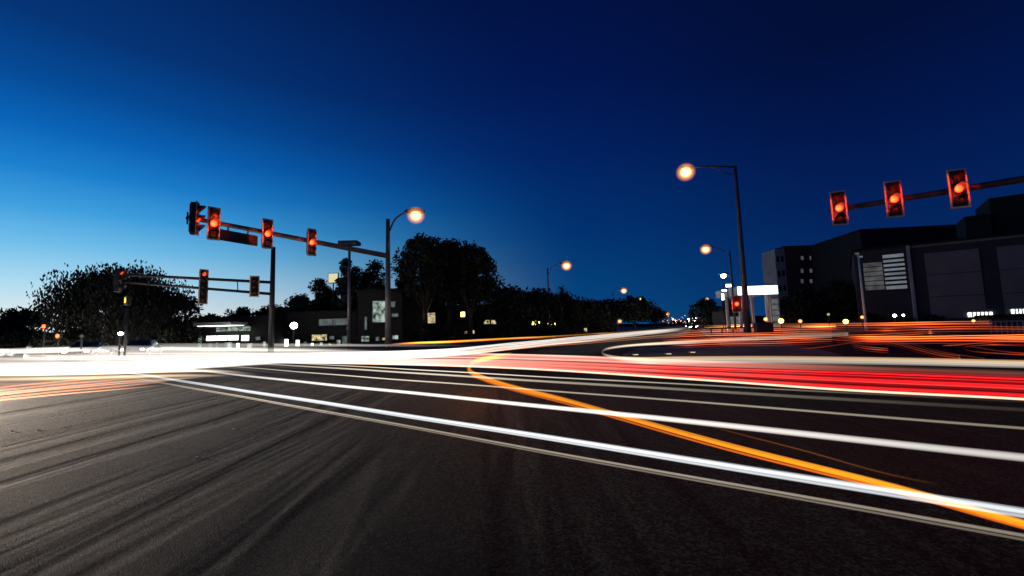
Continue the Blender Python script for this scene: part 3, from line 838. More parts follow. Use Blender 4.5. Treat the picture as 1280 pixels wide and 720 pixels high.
# globe lamp, pale sign, utility pole in the middle left
g0 = at_d(367, 420, 45); gt = at_d(367, 407, 45)
o = thing('globe_lamp', (g0.x, g0.y, .14), 0, 'white globe lamp on a short post in front of the shops', 'lamp')
m = MB(); m.tube([(0, 0, 0), (0, 0, gt.z-.4)], .06, 8); m.build('post', 'dark_steel', o)
m = MB(); m.ball((0, 0, gt.z-.14), .34, .34, .34, 14, 10); m.build('globe', 'white_lamp', o, smooth=True)
g0 = at_d(416, 420, 62); gt = at_d(416, 348, 62)
o = thing('pole_sign', (g0.x, g0.y, .14), 0, 'pale yellow lit square sign high on a pole against the sky', 'sign')
m = MB(); m.tube([(0, 0, 0), (0, 0, gt.z-.7)], .09, 8); m.build('post', 'dark_steel', o)
m = MB(); m.box(-.75, .75, -.12, .12, gt.z-.85, gt.z+.65); m.build('cabinet', 'dark_steel', o, bevel=.05)
m = MB(); m.box(-.66, .66, -.15, -.123, gt.z-.76, gt.z+.56); m.build('face', 'sign_yellow', o, bevel=.01)
g0 = at_d(436, 420, 31); gt = at_d(433, 304, 31)
o = thing('light_pole', (g0.x, g0.y, .14), 0, 'grey pole with a flat box lamp on top, unlit, left of the lamp mast', 'light pole')
m = MB(); m.tube([(0, 0, 0), (0, 0, gt.z-.3)], [.13, .09], 10); m.build('pole', 'steel', o, smooth=True)
m = MB(); m.box(-.7, .7, -.45, .45, gt.z-.3, gt.z-.02); m.build('lamp_box', 'signback', o, bevel=.05)
# pedestrian signal with orange hand
g0 = at_d(157, 420, 24); gt = at_d(156, 376, 24)
o = thing('pedestrian_signal', (g0.x, g0.y, .14), R(-35), 'pedestrian signal with small orange hand lit before the round tree', 'pedestrian signal')
m = MB(); m.tube([(0, 0, 0), (0, 0, gt.z-.4)], .06, 8); m.build('post', 'dark_steel', o, smooth=True)
m = MB(); m.box(-.24, .24, -.1, .1, gt.z-.40, gt.z+.12); m.build('housing', 'black_plastic', o, bevel=.02)
m = MB()
m.box(-.09, .07, -.115, -.102, gt.z-.26, gt.z-.10)
for k in range(4): m.box(-.09+k*.042, -.06+k*.042, -.115, -.102, gt.z-.097, gt.z+(.03 if k in (1, 2) else 0))
m.boxf((.073, -.115, gt.z-.22), Vector((.06, 0, .06)), Vector((0, .013, 0)), Vector((0, 0, .04)))
m.build('hand_symbol', 'orange_hand', o)
for (px, py, Y, lab) in ((150, 417, 24, 'small white lamp on a low post before the round tree, right one'), (102, 420, 30, 'small dim white lamp on a low post left of the brighter one')):
    g0 = at_d(px, 425, Y); gt = at_d(px, py, Y)
    o = thing('bollard_lamp', (g0.x, g0.y, .0), 0, lab, 'lamp')
    m = MB(); m.tube([(0, 0, 0), (0, 0, gt.z-.1)], .05, 8); m.build('post', 'dark_steel', o)
    m = MB(); m.ball((0, 0, gt.z), .12, .12, .09, 10, 8); m.build('globe', 'white_lamp' if px == 150 else 'win_dim', o, smooth=True)

for (px, py, Y, lab) in ((55, 408, 38, 'small red lamp on a post at far left, upper one of two'), (73, 420, 36, 'small orange red lamp on a low post at far left, lower one of two')):
    g0 = at_d(px, 425, Y); gt = at_d(px, py, Y)
    o = thing('warning_lamp', (g0.x, g0.y, .0), 0, lab, 'lamp')
    m = MB(); m.tube([(0, 0, 0), (0, 0, gt.z-.15)], .05, 8); m.build('post', 'dark_steel', o)
    m = MB(); m.box(-.2, .2, -.1, .12, gt.z-.2, gt.z+.2); m.build('housing', 'black_plastic', o, bevel=.02)
    m = MB(); m.ball((0, -.1, gt.z), .16, .06, .16, 12, 8); m.build('lens', 'tail', o, smooth=True)
# ------------------------------------------------------------------ trees
def make_tree(name, loc, H, W, base, label, seed=1, n=3500, leaf=.34, mat='leaf', upright=False, nclump=26, cat='tree', group=None, lean=0):
    rd = random.Random(seed)
    o = thing(name, loc, rd.random()*6.28, label, cat, group)
    tr = MB()
    tr.tube([(0, 0, -.1), (.05, .02, H*.2), (.1, -.05, H*.42), (0, .05, H*.72)], [H*.028, H*.021, H*.016, H*.005], 9)
    cl = []
    for k in range(nclump):
        z = rd.random(); a = rd.random()*2*PI
        prof = math.sqrt(max(0.05, 1-(2*z*.92-.80)**2))       # crown outline
        r_ = W/2*prof*math.sqrt(rd.uniform(.12, 1.0))*.85
        c = Vector((math.cos(a)*r_, math.sin(a)*r_, base+(H-base)*(.08+.84*z)))
        cl.append((c, rd.uniform(.13, .24)*W*(.75+.25*prof)))
        if k % 2 == 0:
            j = Vector((.06, 0, H*rd.uniform(.22, .5)))
            tr.tube([j, j.lerp(c, .5)+Vector((0, 0, -.04*H)), c], [H*.010, H*.007, H*.002], 6)
    f = MB()
    for k in range(n):
        c, r_ = rd.choice(cl)
        d = Vector((rd.gauss(0, 1), rd.gauss(0, 1), rd.gauss(0, .8)))
        d = d.normalized()*r_*(rd.random()**.45)
        p = c+d
        s_ = leaf*rd.uniform(.5, 1.25)
        u = Vector((rd.gauss(0, 1), rd.gauss(0, 1), rd.gauss(0, 1))).normalized()
        if upright: u = (u*.45+Vector((0, 0, 1))).normalized()
        v = u.cross(Vector((rd.gauss(0, 1), rd.gauss(0, 1), rd.gauss(0, 1)))).normalized()
        f.quad(p-u*s_, p+v*s_*.42, p+u*s_, p-v*s_*.42)
    if upright:                                             # shoots that stand above the crown
        for k in range(150):
            c, r_ = rd.choice(cl)
            p = c+Vector((rd.gauss(0, .4)*r_, rd.gauss(0, .4)*r_, r_*.35))
            q = p+Vector((rd.gauss(0, .12), rd.gauss(0, .12), rd.uniform(.5, 1.3)))*(H*.085)
            tr.tube([p, q], [.03, .012], 4, False)
            for j in range(9):
                pp = p.lerp(q, rd.uniform(.2, 1.0)); u = Vector((rd.gauss(0, .35), rd.gauss(0, .35), 1)).normalized()
                v = u.cross(Vector((rd.gauss(0, 1), rd.gauss(0, 1), 0))).normalized(); s_ = leaf*rd.uniform(.4, .9)
                f.quad(pp-u*s_, pp+v*s_*.4, pp+u*s_, pp-v*s_*.4)
    tr.build('trunk', 'bark', o, smooth=True)
    f.build('crown', mat, o)
    return o
def tree_px(name, px, ytop, wpx, Y, label, base=.12, **k):
    g0 = at_d(px, 410, Y); H = at_d(px, ytop, Y).z; W = wpx/F*Y
    return make_tree(name, (g0.x, g0.y, .0), H, W, H*base, label, **k)

tree_px('broad_tree', 148, 341, 146, 46, 'broad round tree with spiky upright shoots, dark against the bright sky at left', base=.05, seed=3, n=30000, leaf=.2, upright=True, nclump=70, mat='leaf2')
tree_px('low_tree', 28, 391, 74, 75, 'low dark tree at the left edge under the palest sky', base=.02, seed=5, n=4500, leaf=.4, nclump=26)
tree_px('low_tree', -40, 396, 90, 80, 'low dark tree cut by the left edge of the frame', base=.02, seed=6, n=4000, leaf=.4)
tree_px('low_tree', 222, 372, 90, 60, 'dark tree bulging from the right flank of the broad round tree', base=.02, seed=8, n=5000, leaf=.34, nclump=30)
tree_px('tall_tree', 532, 294, 78, 50, 'tallest dark tree, left half of the clump right of the lamp mast', base=.40, seed=12, n=8500, leaf=.29, nclump=42)
tree_px('tall_tree', 588, 306, 76, 53, 'tall dark tree, right half of the clump behind the lamp mast', base=.40, seed=21, n=8500, leaf=.29, nclump=40)
tree_px('tall_tree', 561, 300, 70, 56, 'middle tree of the tall dark clump, half hidden by its neighbours', base=.40, seed=23, n=6500, leaf=.29, nclump=34)
tree_px('small_tree', 434, 318, 36, 56, 'slim dark tree behind the grey pole with the box lamp', base=.2, seed=30, n=4200, leaf=.26, nclump=34)
tree_px('small_tree', 466, 326, 52, 60, 'small dark tree just left of the lamp mast', base=.2, seed=31, n=5200, leaf=.26, nclump=40)
tree_px('small_tree', 396, 345, 50, 64, 'small dark tree left of the pale square sign', base=.15, seed=32, n=4800, leaf=.26, nclump=38)
for px, yt, wp, Y, sd_, lab in ((262, 393, 50, 64, 71, 'low dark tree just right of the broad round tree, behind the shop'), (300, 386, 56, 66, 72, 'low dark tree behind the lit shop roof'),
        (338, 381, 52, 67, 73, 'low dark tree directly behind the thin signal mast'), (374, 371, 54, 68, 74, 'low dark tree above the globe lamp'),
        (414, 362, 56, 68, 75, 'dark tree below the pale square sign'), (452, 352, 54, 68, 76, 'dark tree between the grey pole and the lamp mast')):
    tree_px('backdrop_tree', px, yt, wp, Y, lab, base=.08, seed=sd_, n=4200, leaf=.33, nclump=26)
for px, yt, wp, Y, sd_, lab in ((20, 418, 60, 52, 81, 'dark hedge shrub at the left edge above the glare'), (90, 414, 60, 42, 82, 'dark shrub at the foot of the broad tree, left side'), (225, 410, 56, 46, 83, 'dark shrub at the foot of the broad tree, right side')):
    tree_px('shrub', px, yt, wp, Y, lab, base=.0, seed=sd_, n=2200, leaf=.24, nclump=16, cat='shrub')
for px, yt, wp, Y, sd_, lab in ((528, 405, 40, 46, 84, 'first dark hedge bush from the lamp mast under the tall clump'), (566, 407, 40, 47, 85, 'second dark hedge bush from the lamp mast under the tall clump'), (632, 405, 44, 50, 86, 'third dark hedge bush from the lamp mast, below the tree row'), (700, 407, 46, 54, 87, 'dark hedge bush under the second street lamp'), (748, 405, 40, 60, 88, 'dark hedge bush left of the low orange lamp')):
    tree_px('hedge_bush', px, yt, wp, Y, lab, base=.0, seed=sd_, n=1300, leaf=.24, nclump=12, cat='shrub')
tree_px('small_tree', 505, 346, 52, 62, 'bushy dark tree at the foot of the tall clump', base=.08, seed=33, n=3200, leaf=.33)
tree_px('small_tree', 560, 348, 90, 66, 'wide dark tree under the tall clump', base=.3, seed=34, n=4000, leaf=.35, nclump=30)
row = [(640, 365, 66, 56, 'first'), (673, 369, 62, 59, 'second'), (706, 374, 58, 62, 'third'), (735, 380, 54, 66, 'fourth'), (764, 379, 54, 76, 'fifth'), (793, 377, 48, 92, 'sixth'), (818, 386, 34, 120, 'seventh')]
protos = []
for k, (px, yt, wp, Y, nm) in enumerate(row):
    lab = nm+' tree from the left in the dark row right of the tall clump'
    if k < 3:
        protos.append((tree_px('row_tree', px, yt, wp*1.25, Y, lab, base=.48, seed=40+k, n=4600, leaf=.32, nclump=34, group='row of dark trees along the far road'), yt, wp, Y))
    else:
        src = protos[k % 3]; g0 = at_d(px, 410, Y)
        H0 = at_d(row[k % 3][0], row[k % 3][1], row[k % 3][3]).z; H1 = at_d(px, yt, Y).z
        W0 = row[k % 3][2]*row[k % 3][3]; W1 = wp*Y
        dup(src[0], (g0.x, g0.y, 0), k*1.3, lab, scale=(W1/W0, W1/W0, H1/H0))
# slim palm breaking the skyline
g0 = at_d(704, 410, 85); ht = at_d(704, 362, 85).z
o = thing('palm_tree', (g0.x, g0.y, 0), 0, 'slim palm breaking the skyline under the second street lamp', 'tree')
m = MB(); m.tube([(0, 0, 0), (.1, 0, ht*.5), (0, 0, ht)], [.22, .17, .14], 8); m.build('trunk', 'bark', o, smooth=True)
m = MB(); rd = random.Random(3)
for k in range(26):
    a = k*2.4; el_ = rd.uniform(-.5, 1.0); prev = Vector((0, 0, ht)); d = Vector((math.cos(a)*math.cos(el_), math.sin(a)*math.cos(el_), math.sin(el_)))
    for j in range(4):
        q = prev+d*.42; sx = Vector((-math.sin(a), math.cos(a), 0))*(.17*(1-j*.2))
        m.quad(prev-sx, prev+sx, q+sx*.8, q-sx*.8); prev = q; d = (d+Vector((0, 0, -.28))).normalized()
m.build('crown', 'leaf', o)
tree_px('round_tree', 884, 375, 42, 95, 'small round dark tree left of the lamp post at the road end', base=.1, seed=51, n=3000, leaf=.42)
tree_px('round_tree', 914, 376, 34, 85, 'dark tree behind the low red signal on the lamp post', base=.15, seed=52, n=2600, leaf=.42)
tree_px('dense_tree', 1006, 362, 62, 78, 'dense dark tree before the brick block, left one', base=.03, seed=53, n=4500, leaf=.42, nclump=30)
tree_px('dense_tree', 1048, 352, 64, 76, 'dense dark tree before the brick block, right one next to the big building', base=.03, seed=54, n=4500, leaf=.42, nclump=30)
for k, (px, yt, wp, lab) in enumerate(((1092, 392, 30, 'leftmost low shrub at the foot of the big building'), (1128, 395, 34, 'middle low shrub at the foot of the big building'), (1168, 396, 30, 'right low shrub at the foot of the big building'))):
    tree_px('shrub', px, yt, wp, 55, lab, base=.0, seed=60+k, n=900, leaf=.25, nclump=10, cat='shrub')

# ------------------------------------------------------------------ buildings
class Facade:
    """a wall plane through P0, running along d; photo measurements become metres along and up it"""
    def __init__(s, P0, d):
        s.P = Vector((P0[0], P0[1], 0)); s.d = Vector((d[0], d[1], 0)).normalized()
        s.n = Vector((s.d.y, -s.d.x, 0))                 # outward, towards the viewer
        if s.n.dot(s.P) > 0: s.n = -s.n
    def hit(s, px, py):
        r = ray(px, py); k = (s.P-C0).dot(s.n)/r.dot(s.n); p = C0+r*k
        return (p-s.P).dot(s.d), p.z
    def box(s, mb, s0, s1, z0, z1, d0, d1):
        """d0..d1 metres outward"""
        mb.boxf((s0, d0, z0), Vector((s1-s0, 0, 0)), Vector((0, d1-d0, 0)), Vector((0, 0, z1-z0)))
    def pbox(s, mb, px0, py0, px1, py1, d0, d1):
        a, b = s.hit(px0, py1), s.hit(px1, py0)
        s.box(mb, min(a[0], b[0]), max(a[0], b[0]), min(a[1], b[1]), max(a[1], b[1]), d0, d1)
    def root(s, name, label, cat='building', z=0):
        o = thing(name, (s.P.x, s.P.y, z), ang(s.d), label, cat)
        s.sign = 1 if (Matrix.Rotation(ang(s.d), 3, 'Z') @ Vector((0, 1, 0))).dot(s.n) > 0 else -1
        return o

def building(name, label, px0, px1, ytop, Y, d, depth, wall='darkwall', windows=(), roofh=0.0, trim=True):
    """windows: (px0, py0, px1, py1, material)"""
    P = at_d(px0, 410, Y); Fc = Facade((P.x, P.y), d); o = Fc.root(name, label)
    sg = Fc.sign
    s1 = Fc.hit(px1, 410)[0]; H = Fc.hit(px0, ytop)[1]
    def bx(mb, a, b, z0, z1, d0, d1):
        lo_, hi_ = sorted((d0*sg, d1*sg)); mb.box(min(a, b), max(a, b), lo_, hi_, z0, z1)
    m = MB(); bx(m, 0, s1, 0, H, 0, -depth); m.build('wall', wall, o)
    m = MB(); bx(m, -.25, s1+.25, H, H+.35, .25, -depth-.25)
    if roofh:
        e = .6; y0, y1, ym = .6*sg, (-depth-.6)*sg, -depth/2*sg
        m = MB(); i = len(m.v)
        m.v += [(-e, y0, H), (s1+e, y0, H), (s1+e, y1, H), (-e, y1, H), (depth*.25, ym, H+roofh), (s1-depth*.25, ym, H+roofh)]
        m.f += [(0, 1, 5, 4), (2, 3, 4, 5), (1, 2, 5), (3, 0, 4), (0, 3, 2, 1)]
    m.build('roof', 'roof', o)
    for (a0, b0, a1_, b1, mt) in windows:
        q0, q1 = Fc.hit(a0, b1), Fc.hit(a1_, b0)
        sa, sb = sorted((q0[0], q1[0])); za, zb = sorted((q0[1], q1[1])); za = max(.05, za)
        fr = MB(); e = .07
        bx(fr, sa-e, sb+e, zb, zb+e, .003, .10); bx(fr, sa-e, sb+e, za-e, za, .003, .12)
        bx(fr, sa-e, sa, za, zb, .003, .10); bx(fr, sb, sb+e, za, zb, .003, .10)
        nmul = max(1, int((sb-sa)/1.3))
        for k in range(1, nmul):
            x = sa+(sb-sa)*k/nmul; bx(fr, x-.03, x+.03, za, zb, .003, .08)
        wn = fr.build('window', 'dark_steel', o)
        gp = MB(); bx(gp, sa, sb, za, zb, .004, .03); gp.build('pane', mt, wn)
    return o, Fc, H, s1, bx

# big dark building on the right
wn = [(1118, 304, 1136, 311, 'louvre')]
o, Fc, H, s1, bx = building('commercial_building', 'big dark flat-roofed building with tall pale panels filling the right side', 1076, 1420, 314, 64, -A, 30, 'facade')
def pb(mb, px0, py0, px1, py1, d0, d1):
    a, b = Fc.hit(px0, py1), Fc.hit(px1, py0)
    bx(mb, a[0], b[0], max(.05, min(a[1], b[1])), max(a[1], b[1]), d0, d1)
for (x0, y0, x1, y1) in ((1166, 306, 1236, 398), (1259, 300, 1330, 397), (1344, 292, 1410, 396)):
    m = MB(); a, b = Fc.hit(x0, 410)[0], Fc.hit(x1, 410)[0]
    for k in range(3):
        z0 = 1.2+(H-2.4)*k/3; bx(m, a, b, z0+.04, z0+(H-2.4)/3-.04, .003, .12)
    m.build('wall_panel', 'panel', o, bevel=.02)
a, b = Fc.hit(1113, 410)[0], Fc.hit(1140, 410)[0]
zt, zb = H-.9, Fc.hit(1125, 361)[1]
m = MB(); bx(m, a-.1, b+.1, zb-.1, zb, .003, .15); bx(m, a-.1, b+.1, zt, zt+.1, .003, .15)
nsl = 8
for k in range(1, nsl): z = zb+(zt-zb)*k/nsl; bx(m, a, b, z-.14, z+.14, .05, .12)
wfr = m.build('louvre_window', 'darkwall', o)
m = MB(); bx(m, a, b, zb, zt, .004, .03); m.build('pane', 'louvre', wfr)
a2 = Fc.hit(1087, 410)[0]
m = MB(); zt2 = Fc.hit(1100, 327)[1]
for k in range(7): z = zb+(zt2-zb)*k/6; bx(m, a2, a-.15, z-.05, z+.05, .04, .10)
wf = m.build('ribbon_window', 'darkwall', o)
m = MB(); bx(m, a2, a-.15, zb, zt2, .004, .03); m.build('pane', 'win_pale', wf)
m = MB(); a = Fc.hit(1146, 410)[0]; bx(m, a-.18, a+.18, 0, H+.1, .003, .4); m.build('pilaster', 'paleface', o, bevel=.02)
m = MB(); bx(m, Fc.hit(1148, 410)[0], s1, H-.3, H, .003, .2); m.build('cornice', 'panel', o)
for (x0, y0, x1, y1) in ((1210, 390, 1240, 396), (1264, 386, 1290, 392)):
    m = MB(); pb(m, x0, y0, x1, y1, .13, .20); fr = MB(); pb(fr, x0-1, y0-1.2, x1+1, y0-.3, .13, .5)
    for k in range(1, 6): pb(fr, x0+(x1-x0)*k/6-.5, y0, x0+(x1-x0)*k/6+.5, y1, .202, .26)
    f_ = fr.build('shop_window', 'dark_steel', o); m.build('pane', 'win_bright', f_)
# roof plant
m = MB(); ra, rb = Fc.hit(1229, 400)[0], Fc.hit(1264, 400)[0]; bx(m, ra, rb, H+.36, Fc.hit(1245, 267)[1]+.6, -3, -9); m.build('roof_plant', 'darkwall', o)
m = MB(); ra, rb = Fc.hit(1268, 400)[0], Fc.hit(1330, 400)[0]; bx(m, ra, rb, H+.36, Fc.hit(1275, 243)[1]+.8, -4, -12); m.build('stair_tower', 'darkwall', o)
# block behind it
building('dark_block', 'black taller block peeping over the roof of the big right hand building', 1088, 1232, 288, 95, (1, -.12), 20, 'roof')
# far brick block with pale end wall
bw = []
for r_, y in enumerate((320, 336, 349)):
    for c, x in enumerate((1001, 1012, 1022.5)):
        bw.append((x, y, x+3.2, y+5, 'win_pale'))
o, Fc, H, s1, bx = building('brick_block', 'far four storey brick block with rows of small lit windows', 989, 1085, 309, 118, (1, -.05), 7, 'brick', windows=bw)
# its pale left gable wall facing the road
m = MB(); q0 = Vector((0, 0, 0))
sg = Fc.sign
m.box(-2.6, -.003, *sorted((0, -7*sg)), 0, H-.4); m.build('end_wing', 'paleface', o)
wnm = MB()
for r_ in range(4):
    for c in range(2):
        x = -2.3+c*1.2; z = H-4-r_*4.0; lo_, hi_ = sorted((.003*sg, .06*sg)); wnm.box(x, x+.7, lo_, hi_, z, z+1.6)
wnm.build('wing_window', 'darkglass', o)

# petrol station with lit fascia
P = at_d(927, 405, 68); 
Fc = Facade((P.x, P.y), (1, -.08)); o = Fc.root('petrol_station', 'petrol station canopy with glowing white fascia beside the lamp post', 'petrol station')
sg = Fc.sign; s1 = Fc.hit(975, 400)[0]; zt = Fc.hit(950, 357.5)[1]; zb = Fc.hit(950, 368)[1]
m = MB(); m.box(-.2, s1, *sorted((-.05*sg, -9*sg)), zb+.1, zt); m.build('canopy', 'whitepaint', o)
m = MB(); m.box(-.2, s1, *sorted((-.047*sg, .1*sg)), zb, zt); m.build('lit_fascia', 'sign_white', o)
for x, y in ((.8, -2), (s1-.8, -2), (.8, -7), (s1-.8, -7)):
    m = MB(); m.box(x-.2, x+.2, y*sg-.2, y*sg+.2, 0, zb+.1); m.build('column', 'whitepaint', o)
m = MB(); m.box(1.5, s1-1.5, *sorted((-10*sg, -16*sg)), 0, 3.6); m.build('kiosk', 'darkwall', o)
m = MB(); m.box(1.9, s1-1.9, *sorted((-9.996*sg, -9.95*sg)), .8, 2.6); m.build('kiosk_window', 'win_dim', o)
# tall lit pylon right of it
P = at_d(970, 405, 72); hz = at_d(970, 370, 72).z
o = thing('pylon_sign', (P.x, P.y, 0), 0, 'pale lit pylon sign under the right end of the glowing canopy', 'sign')
m = MB(); m.box(-.7, .7, -.2, .2, 0, hz); m.build('cabinet', 'whitepaint', o, bevel=.05)
m = MB(); 
for k in range(5): m.box(-.55, .55, -.23, -.203, .6+k*hz*.17, .6+k*hz*.17+hz*.13)
m.build('face', 'win_dim', o)
# small lit signs beside the post
for (px, py, ww, hh, lab) in ((914, 357, 8, 4.5, 'small white lit sign panel tucked behind the lamp post, top one'), (905.5, 371, 4, 9, 'narrow white lit sign panel left of the low red signal'), (908, 363, 7, 3, 'slim white lit sign panel between two others by the lamp post')):
    c = at_d(px, py, 66); g0 = at_d(px, 405, 66)
    o = thing('lit_sign', (g0.x, g0.y, 0), 0, lab, 'sign', 'lit signs by the lamp post')
    a, b = ww/F*66/2, hh/F*66/2
    m = MB(); m.tube([(0, .3, 0), (0, .3, c.z)], .08, 8); m.build('post', 'dark_steel', o)
    m = MB(); m.box(-a, a, -.1, .2, c.z-b, c.z+b); m.build('cabinet', 'dark_steel', o, bevel=.03)
    m = MB(); m.box(-a+.05, a-.05, -.13, -.104, c.z-b+.05, c.z+b-.05); m.build('face', 'win_bright', o)

# shops on the left
wl = [(258, 419, 299, 426, 'win_bright'), (302, 419, 312, 426, 'win_bright'), (281, 428, 291, 436, 'win_cool'), (270, 428, 273, 436, 'win_cool'), (248, 418, 253, 434, 'win_cool'), (309, 429, 316, 436, 'win_cool'), (320, 421, 326, 425, 'win_dim'), (329, 427, 333, 436, 'win_cool'), (261, 429, 266, 435, 'win_dim'), (296, 429, 300, 436, 'win_bright')]
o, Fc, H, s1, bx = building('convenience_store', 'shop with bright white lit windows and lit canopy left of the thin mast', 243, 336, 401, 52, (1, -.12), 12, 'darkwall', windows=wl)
m = MB(); a, b = Fc.hit(270, 410)[0], Fc.hit(314, 410)[0]; z1, z2 = Fc.hit(290, 414)[1], Fc.hit(290, 403.5)[1]
bx(m, a, b, z2-.35, z2, .6, 3.2); cn = m.build('canopy', 'whitepaint', o)
m = MB(); bx(m, a+.3, b-.3, z2-.40, z2-.353, .8, 3.0); m.build('canopy_light', 'win_bright', cn)
m = MB(); bx(m, a+.1, b-.1, z1, z2-.5, .004, .06); m.build('lit_fascia', 'win_cool', o)
wl = [(399, 398, 434, 407, 'win_dim'), (390, 418, 409, 426, 'win_warm'), (350, 424, 361, 434, 'win_bright'), (370, 425, 375, 436, 'win_bright'), (421, 425, 426, 436, 'win_cool'), (428, 420, 436, 432, 'win_dim'), (341, 420, 346, 427, 'win_dim'), (380, 427, 384, 436, 'win_dim'), (389, 429, 392, 436, 'win_bright'), (400, 428, 404, 436, 'win_cool'), (412, 420, 418, 424, 'win_dim'), (411, 429, 415, 436, 'win_warm')]
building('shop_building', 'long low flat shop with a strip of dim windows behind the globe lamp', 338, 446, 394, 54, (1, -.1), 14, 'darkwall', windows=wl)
wl = [(466, 376, 484, 403, 'win_cool'), (490, 392, 498, 396, 'win_dim'), (488, 377, 494, 384, 'win_dim'), (452, 420, 462, 427, 'win_cool'), (456, 396, 459, 412, 'win_dim'), (470, 421, 474, 426, 'win_dim'), (478, 422, 484, 425, 'win_warm'), (491, 419, 498, 424, 'win_cool')]
building('office_building', 'narrow two storey building with one tall bright window behind the lamp mast', 447, 503, 366, 50, (1, -.08), 12, 'darkwall', windows=wl)
wl = [(521, 391, 529, 405, 'win_warm'), (534, 391, 544, 404, 'win_warm'), (576, 390, 581, 396, 'win_yellow'), (605, 400, 612, 405, 'win_warm'), (614, 400, 620, 405, 'win_warm'), (579, 414, 584, 417, 'win_warm'), (588, 413, 593, 417, 'win_warm'), (551, 416, 559, 418, 'win_warm')]
wl = [(a, b, c, d, m_) for a, b, c, d, m_ in wl]
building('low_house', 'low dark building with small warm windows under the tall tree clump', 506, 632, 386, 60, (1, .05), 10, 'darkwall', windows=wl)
wl = [(665, 401, 670, 406, 'win_yellow'), (672, 401, 676, 406, 'win_yellow'), (730, 410, 735, 415, 'win_warm'), (684, 398, 694, 406, 'win_yellow'), (722, 390, 726, 394, 'win_dim'), (757, 397, 761, 402, 'win_dim')]
building('low_house', 'low dark building with yellow green lights below the row of trees', 634, 770, 393, 74, (1, .2), 10, 'darkwall', windows=wl)
# dark hillside houses behind the shops
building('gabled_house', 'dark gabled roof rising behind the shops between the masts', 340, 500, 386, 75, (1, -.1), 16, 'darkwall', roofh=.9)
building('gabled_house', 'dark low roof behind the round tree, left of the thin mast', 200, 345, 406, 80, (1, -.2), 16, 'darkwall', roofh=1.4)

# far ridge at the end of the streets
rd = random.Random(9)
m = MB(); prev = None
pts = []
for k in range(61):
    x = -900+k*32
    pts.append((x, 520+0.2*abs(x), 5+4*math.sin(k*.7)+3*rd.random()+max(0, -x*.012)))
for k in range(60):
    a, b = pts[k], pts[k+1]
    m.quad((a[0], a[1], -1), (b[0], b[1], -1), b, a)
    m.quad(a, b, (b[0], b[1]+200, b[2]*.6), (a[0], a[1]+200, a[2]*.6))
struct('far_hills', m, 'soil')

# city lights where the road meets the horizon
rd = random.Random(21)
for k in range(46):
    px = rd.uniform(828, 872); py = rd.uniform(393, 404.5); Y = rd.uniform(210, 380)
    g0 = at_d(px, 405, Y); c = at_d(px, py, Y)
    c.z = max(c.z, 1.5)
    kind = rd.choice(('orange', 'orange', 'orange', 'yellow', 'yellow', 'white'))
    o = thing('distant_lamp', (g0.x, g0.y, 0), 0, {'orange': 'tiny orange lamp among the city lights at the end of the road', 'yellow': 'tiny yellow lamp among the city lights at the end of the road', 'white': 'tiny white lamp among the city lights at the end of the road'}[kind], 'street lamp', {'orange': 'orange city lights', 'yellow': 'yellow city lights', 'white': 'white city lights'}[kind])
    m = MB(); m.tube([(0, 0, 0), (0, 0, c.z)], .1, 6); m.build('pole', 'dark_steel', o)
    m = MB(); m.ball((0, 0, c.z), .30, .30, .26, 8, 6); m.build('lamp', {'orange': 'sodium_far', 'yellow': 'win_warm', 'white': 'white_lamp'}[kind], o, smooth=True)
# brighter low lights of shops on the right hand far kerb
for k, (px, py, r_, mt, lab) in enumerate(((958, 399, .3, 'sodium_far', 'orange lamp low by the pylon sign'), (977, 401, .38, 'win_yellow', 'yellow lamp low right of the pylon sign'), (1001, 401.5, .28, 'sodium_far', 'orange lamp low before the left dense tree'),
        (1037, 393, .2, 'win_warm', 'small yellow lamp higher up before the dense trees'), (1058, 402, .36, 'win_yellow', 'yellow lamp low before the right dense tree'), (1079, 396.5, .24, 'sodium_far', 'orange lamp at the foot of the slim pale pole'),
        (1120, 394.5, .22, 'white_lamp', 'left of two small white lamps among the shrubs'), (1131, 394, .16, 'white_lamp', 'right of two small white lamps among the shrubs'), (1218, 401, .22, 'sodium_far', 'small orange lamp at the right end of the long level streak'))):
    Y = 48; g0 = at_d(px, 410, Y); c = at_d(px, py, Y)
    o = thing('low_lamp', (g0.x, g0.y, .1), 0, lab, 'lamp', 'low lamps along the right far kerb')
    m = MB(); m.tube([(0, 0, 0), (0, 0, c.z-.1)], .05, 6); m.build('post', 'dark_steel', o)
    m = MB(); m.ball((0, 0, c.z-.1), r_*.7, r_*.7, r_*.7, 10, 8); m.build('globe', mt, o, smooth=True)
# slim pale pole before the big building
g0 = at_d(1082, 405, 52); ht = at_d(1075, 318, 52).z
o = thing('light_pole', (g0.x, g0.y, .1), 0, 'slim pale pole with small white twin lamps before the big building', 'light pole')
m = MB(); m.tube([(0, 0, 0), (0, 0, ht)], [.14, .10], 8); m.build('pole', 'whitepaint', o, smooth=True)
m = MB(); m.box(-.35, -.05, -.2, .1, ht-.1, ht+.1); m.box(.05, .35, -.2, .1, ht-.5, ht-.3); m.build('lamp_head', 'win_dim', o, bevel=.03)

